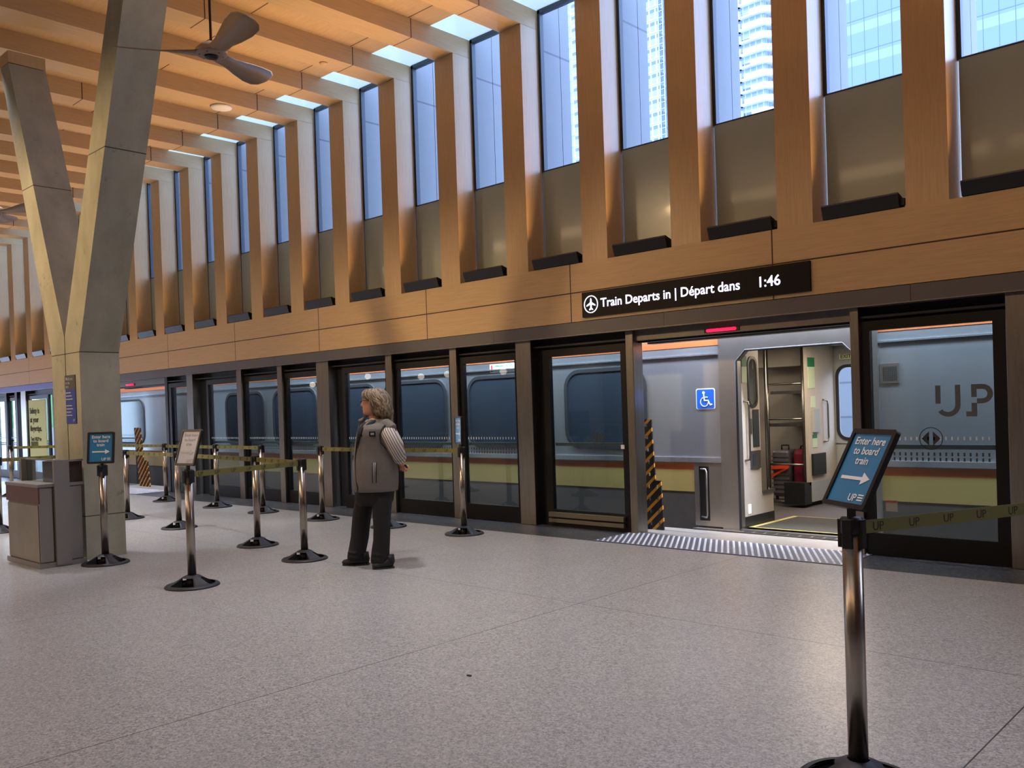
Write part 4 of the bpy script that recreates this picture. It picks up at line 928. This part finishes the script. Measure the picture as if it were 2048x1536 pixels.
    cap = []; tab = ((352, 455, 545, .060), (335, 445, 558, .085), (320, 432, 560, .098), (290, 430, 552, .104), (262, 425, 545, .104), (236, 402, 542, .102), (214, 362, 537, .100), (195, 343, 530, .097), (175, 342, 518, .091), (156, 350, 498, .078), (142, 372, 475, .055), (134, 398, 450, .028))
    for cy, x0, x1, w in tab: cap.append(ring(x0+6, x1-8, cy+3, w*.93, hy+.002))
    loft(bm, cap, 26, 2.1)
    blend('hair', bm, m_hair2, .008, 3)
    rnd = random.Random(3)
    def scalp(cy, phi, k):
        cy = max(134, min(352, cy))
        for (c1, a1, b1, w1), (c0, a0, b0, w0) in zip(tab, tab[1:]):
            if c0 <= cy <= c1:
                t = (cy-c0)/(c1-c0); a, b_, w = a0+(a1-a0)*t, b0+(b1-b0)*t, w0+(w1-w0)*t; break
        return (a+b_)/2+(b_-a)/2*k*math.cos(phi), hy+w*k*math.sin(phi)
    for dark in (0, 1):
        bm = bmesh.new()
        for i in range(140 if not dark else 120):
            phi0 = R(rnd.uniform(-178, 30)); end = rnd.uniform(318, 372) if math.cos(phi0) > -.6 else rnd.uniform(300, 345)
            st = rnd.uniform(136, 190); ph = rnd.random()*6; am = R(rnd.uniform(6, 15)); r = rnd.uniform(.0065, .0115); sw = R(rnd.uniform(10, 34)); pts = []
            for k in range(11):
                t = k/10; cy = st+(end-st)*t; phi = phi0+(am*math.sin(ph+t*8.5))*min(1, t*2)+(sw*t if math.cos(phi0) < .6 else 0)
                x_, y_ = scalp(cy, phi, (.995 if dark else 1.0)+.12*max(0, t-.6)+.045*math.sin(ph*1.7+t*10)*min(1, t*2))
                pts.append(P(x_, cy, y_))
            tube(bm, pts, [r*.5, r*.9, r, r*1.1, r*1.15, r*1.15, r*1.1, r*1.1, r, r*.7, r*.2], 7)
        # locks framing the face and falling over the far shoulder
        for i in range(16):
            s = -1 if i % 4 else 1; ph = rnd.random()*6
            pts = [P(350+i*4+6*math.sin(ph+k*1.1)*(k/6)+(30 if s < 0 else -8)*(k/6), 165+k*30, hy+s*(.05+.045*math.sin(PI*min(1, k/5)))) for k in range(7)]
            if s < 0: pts = [P(385+i*5+k*7+4*math.sin(ph+k), 158+k*30, hy-.06-.035*math.sin(PI*min(1, k/5))) for k in range(7)]
            tube(bm, pts, [.005, .008, .009, .009, .008, .006, .002], 6)
        for i in range(7):
            pts = [P(395-k*12-i*2+5*math.sin(i+k*1.4), 300+k*11+i*3, hy+.075+.01*k) for k in range(6)]
            tube(bm, pts, [.009, .011, .011, .010, .007, .003], 6)
        obj('hair_locks', bm, m_hair2 if dark else m_hair, root)
    # ---- shirt: collar and sleeves
    bm = bmesh.new(); tube(bm, [P(385, 372, -.045), P(372, 385, -.01), P(380, 372, .04)], [.014, .02, .014], 8); tube(bm, [P(378, 365, -.035), P(366, 400, -.03)], [(.022, .004), (.010, .004)], 8, sq=(0, 1, 0)); tube(bm, [P(455, 372, -.06), P(420, 362, -.07), P(385, 372, -.05)], [.012, .012, .010], 8)
    obj('shirt_collar', bm, mat('shirt_collar_white', '#cfc9c2', .8), root)
    bm = bmesh.new()
    S0, S1, S2 = Vector(P(505, 448, -.08)), Vector(P(550, 470, -.176)), Vector(P(586, 545, -.172)); S3 = Vector(P(618, 612, -.15)); S4 = Vector(P(620, 645, -.09))
    tube(bm, [S0, S1, S2, S3, S4], [.058, .074, .072, .064, .056], 22); obj('sleeve', bm, m_shirt, root)
    bm = bmesh.new(); tube(bm, [Vector(P(619, 628, -.12)), Vector(P(621, 652, -.075))], [.062, .060], 22); obj('cuff', bm, m_shirt, root)
    bm = bmesh.new(); tube(bm, [P(490, 430, .10), P(520, 470, .20), P(570, 560, .205), P(592, 640, .17), P(597, 655, .15)], [.06, .074, .066, .058, .052], 18); obj('sleeve', bm, m_shirt, root)
    # ---- vest
    bm = bmesh.new()
    V = [ring(292, 598, 884, .185), ring(284, 600, 868, .20), ring(279, 601, 835, .205), ring(278, 602, 760, .21), ring(279, 598, 680, .21), ring(283, 590, 600, .205), ring(292, 582, 530, .205), ring(302, 583, 470, .215), ring(312, 582, 430, .21), ring(328, 566, 405, .18), ring(352, 530, 388, .12), ring(372, 500, 372, .085)]
    loft(bm, V, 40, 2.5)
    tube(bm, [P(322, 402, .05), P(318, 372, .03), P(350, 352, .07)], [.02, .022, .018], 10)            # far side of the standing collar
    tube(bm, [P(380, 405, -.10), P(450, 382, -.105), P(500, 378, -.06), P(500, 372, .04)], [.022, .026, .026, .024], 10)
    tube(bm, [P(480, 395, -.05), P(530, 402, -.11), P(572, 428, -.155), P(580, 470, -.15)], [.045, .056, .050, .03], 14)
    o = blend('vest', bm, m_vest, .008, 5)
    bm = bmesh.new()   # open front showing dark lining, placket and zip
    tube(bm, [P(371, 392, -.07), P(354, 430, -.178), P(338, 480, -.186), P(322, 560, -.160)], [(.022, .020), (.026, .018), (.016, .016), (.004, .010)], 10, sq=(1, 0, 0)); tube(bm, [P(452, 372, -.115), P(415, 392, -.135), P(385, 425, -.17), P(360, 480, -.19)], [(.012, .014), (.024, .010), (.026, .008), (.010, .006)], 8, sq=(1, 0, 0))
    obj('lining', bm, mat('dark_lining', '#1c1d1f', .9), root)
    bm = bmesh.new(); tube(bm, [P(316, 372, -.0), P(326, 400, -.09), P(323, 470, -.145), P(317, 550, -.158), P(308, 640, -.142), P(312, 720, -.148), P(316, 800, -.152), P(328, 850, -.172), P(322, 880, -.160)], .0055, 8)
    obj('zip', bm, m_blackplastic, root)
    bm = bmesh.new(); tube(bm, [P(548, 392, -.12), P(512, 415, -.20), P(492, 470, -.224), P(500, 530, -.222), P(540, 580, -.205)], .006, 8); tube(bm, [P(540, 388, -.12), P(585, 415, -.17), P(604, 450, -.17)], .0055, 8); obj('armhole_piping', bm, m_blackplastic, root)
    bm = bmesh.new()
    for cx in (440, 466): tube(bm, [P(cx, 665, -.214), P(cx-1, 740, -.216), P(cx, 812, -.212)], .0035, 6)
    obj('pocket_zip', bm, m_blackplastic, root); bm = bmesh.new()
    for cx in (447, 459): tube(bm, [P(cx, 668, -.2145), P(cx-1, 740, -.2165), P(cx, 810, -.2125)], .0022, 6)
    obj('pocket_piping', bm, mat('reflective_piping', '#b9b5b0', .5), root)
    bm = BX(P(402, 0)[0], P(447, 0)[0], -.219, -.211, P(0, 482)[2], P(0, 447)[2]); obj('name_badge', bm, m_blackplastic, root); o = BX(P(412, 0)[0], P(437, 0)[0], -.221, -.219, P(0, 472)[2], P(0, 456)[2]); obj('badge_mark', o, mat('badge_grey', '#8a8884', .6), root)
    # ---- trousers
    bm = bmesh.new()
    loft(bm, [ring(318, 548, 985, .13), ring(296, 565, 960, .155), ring(286, 570, 930, .165), ring(288, 575, 880, .165), ring(300, 560, 850, .15)], 30)
    tube(bm, [P(352, 940, .05), P(326, 1060, .075), P(316, 1150, .085), P(308, 1230, .09), P(292, 1310, .095), P(278, 1375, .095), P(277, 1392, .095)], [(.086, .115), (.088, .10), (.086, .092), (.085, .088), (.083, .085), (.082, .084), (.078, .08)], 24, sq=(1, 0, 0))
    tube(bm, [P(490, 940, -.05), P(490, 1060, -.08), P(492, 1150, -.09), P(490, 1240, -.095), P(482, 1320, -.095), P(478, 1385, -.095), P(478, 1402, -.095)], [(.092, .115), (.084, .10), (.078, .092), (.078, .088), (.084, .088), (.086, .088), (.08, .082)], 24, sq=(1, 0, 0))
    for (a, b_, c) in ((215, 345, 1330), (222, 340, 1362), (412, 545, 1325), (412, 548, 1362)):
        yy = .095 if a < 300 else -.095; tube(bm, [P(a+10, c, yy-.06), P((a+b_)/2, c+8, yy-.082), P(b_-10, c-4, yy-.05)], [.010, .015, .010], 8)
    blend('trousers', bm, m_trou, .008, 3)
    # ---- shoes
    for nm, y, heel, toe, ty in (('shoe', .10, 322, 142, .10), ('shoe', -.10, 525, 392, -.155)):
        zs = P(0, 1440)[2] if y > 0 else P(0, 1448)[2]
        A = Vector((P(heel, 0)[0], y, .0)); B = Vector((P(toe, 0)[0], ty, .0)); d = B-A
        bm = bmesh.new()
        tube(bm, [A+Vector((.012, 0, .045)), A+Vector((0, 0, .048)), A+d*.3+Vector((0, 0, .050)), A+d*.6+Vector((0, 0, .040)), A+d*.85+Vector((0, 0, .032)), A+d*1.0+Vector((0, 0, .028)), A+d*1.06+Vector((0, 0, .024))], [(.015, .02), (.036, .045), (.042, .05), (.046, .038), (.045, .030), (.034, .024), (.012, .012)], 18, sq=(0, 1, 0))
        tube(bm, [A+d*.12+Vector((0, 0, .05)), A+d*.14+Vector((0, 0, .12))], [.042, .04], 14)
        for v in bm.verts:
            if v.co.z < .002: v.co.z = .002
        obj(nm, bm, m_shoe, root)
        bm = bmesh.new(); tube(bm, [A+Vector((.012, 0, .008)), A+d*.3+Vector((0, 0, .008)), A+d*.8+Vector((0, 0, .008)), A+d*1.05+Vector((0, 0, .008))], [(.036, .008), (.044, .008), (.049, .008), (.022, .008)], 18, sq=(0, 1, 0)); obj('sole', bm, m_rubber, root)
    ang = math.atan2(.685, .728)
    root.rotation_euler = (0, 0, ang); root.location = (-6.68, 5.08, 0)
    # held device: a thing of its own
    dv = thing('handheld_device', (0, 0, 0), 'small dark handheld device gripped behind the standing person', 'handheld device')
    c = Vector(P(640, 724, .028)); bm = bevel(BX(-.040, .036, -.016, .016, -.022, .022), .008, 2); rot(bm, R(-28), 'Y'); shift(bm, c); obj('body', bm, mat('device_navy', '#1a2130', .3), dv)
    bm = BX(-.026, .022, -.012, .012, .0215, .0235); rot(bm, R(-28), 'Y'); shift(bm, c); obj('screen', bm, mat('device_screen', '#b9c4d8', .2), dv)
    dv.rotation_euler = (0, 0, ang); dv.location = (-6.68, 5.08, 0)
person()
t = tag(obj('floor_debris', bevel(BX(-3.50, -3.47, 3.29, 3.305, .0, .006), .002, 1), m_rubber), 'tiny dark scrap lying on the bare terrazzo floor', 'debris')
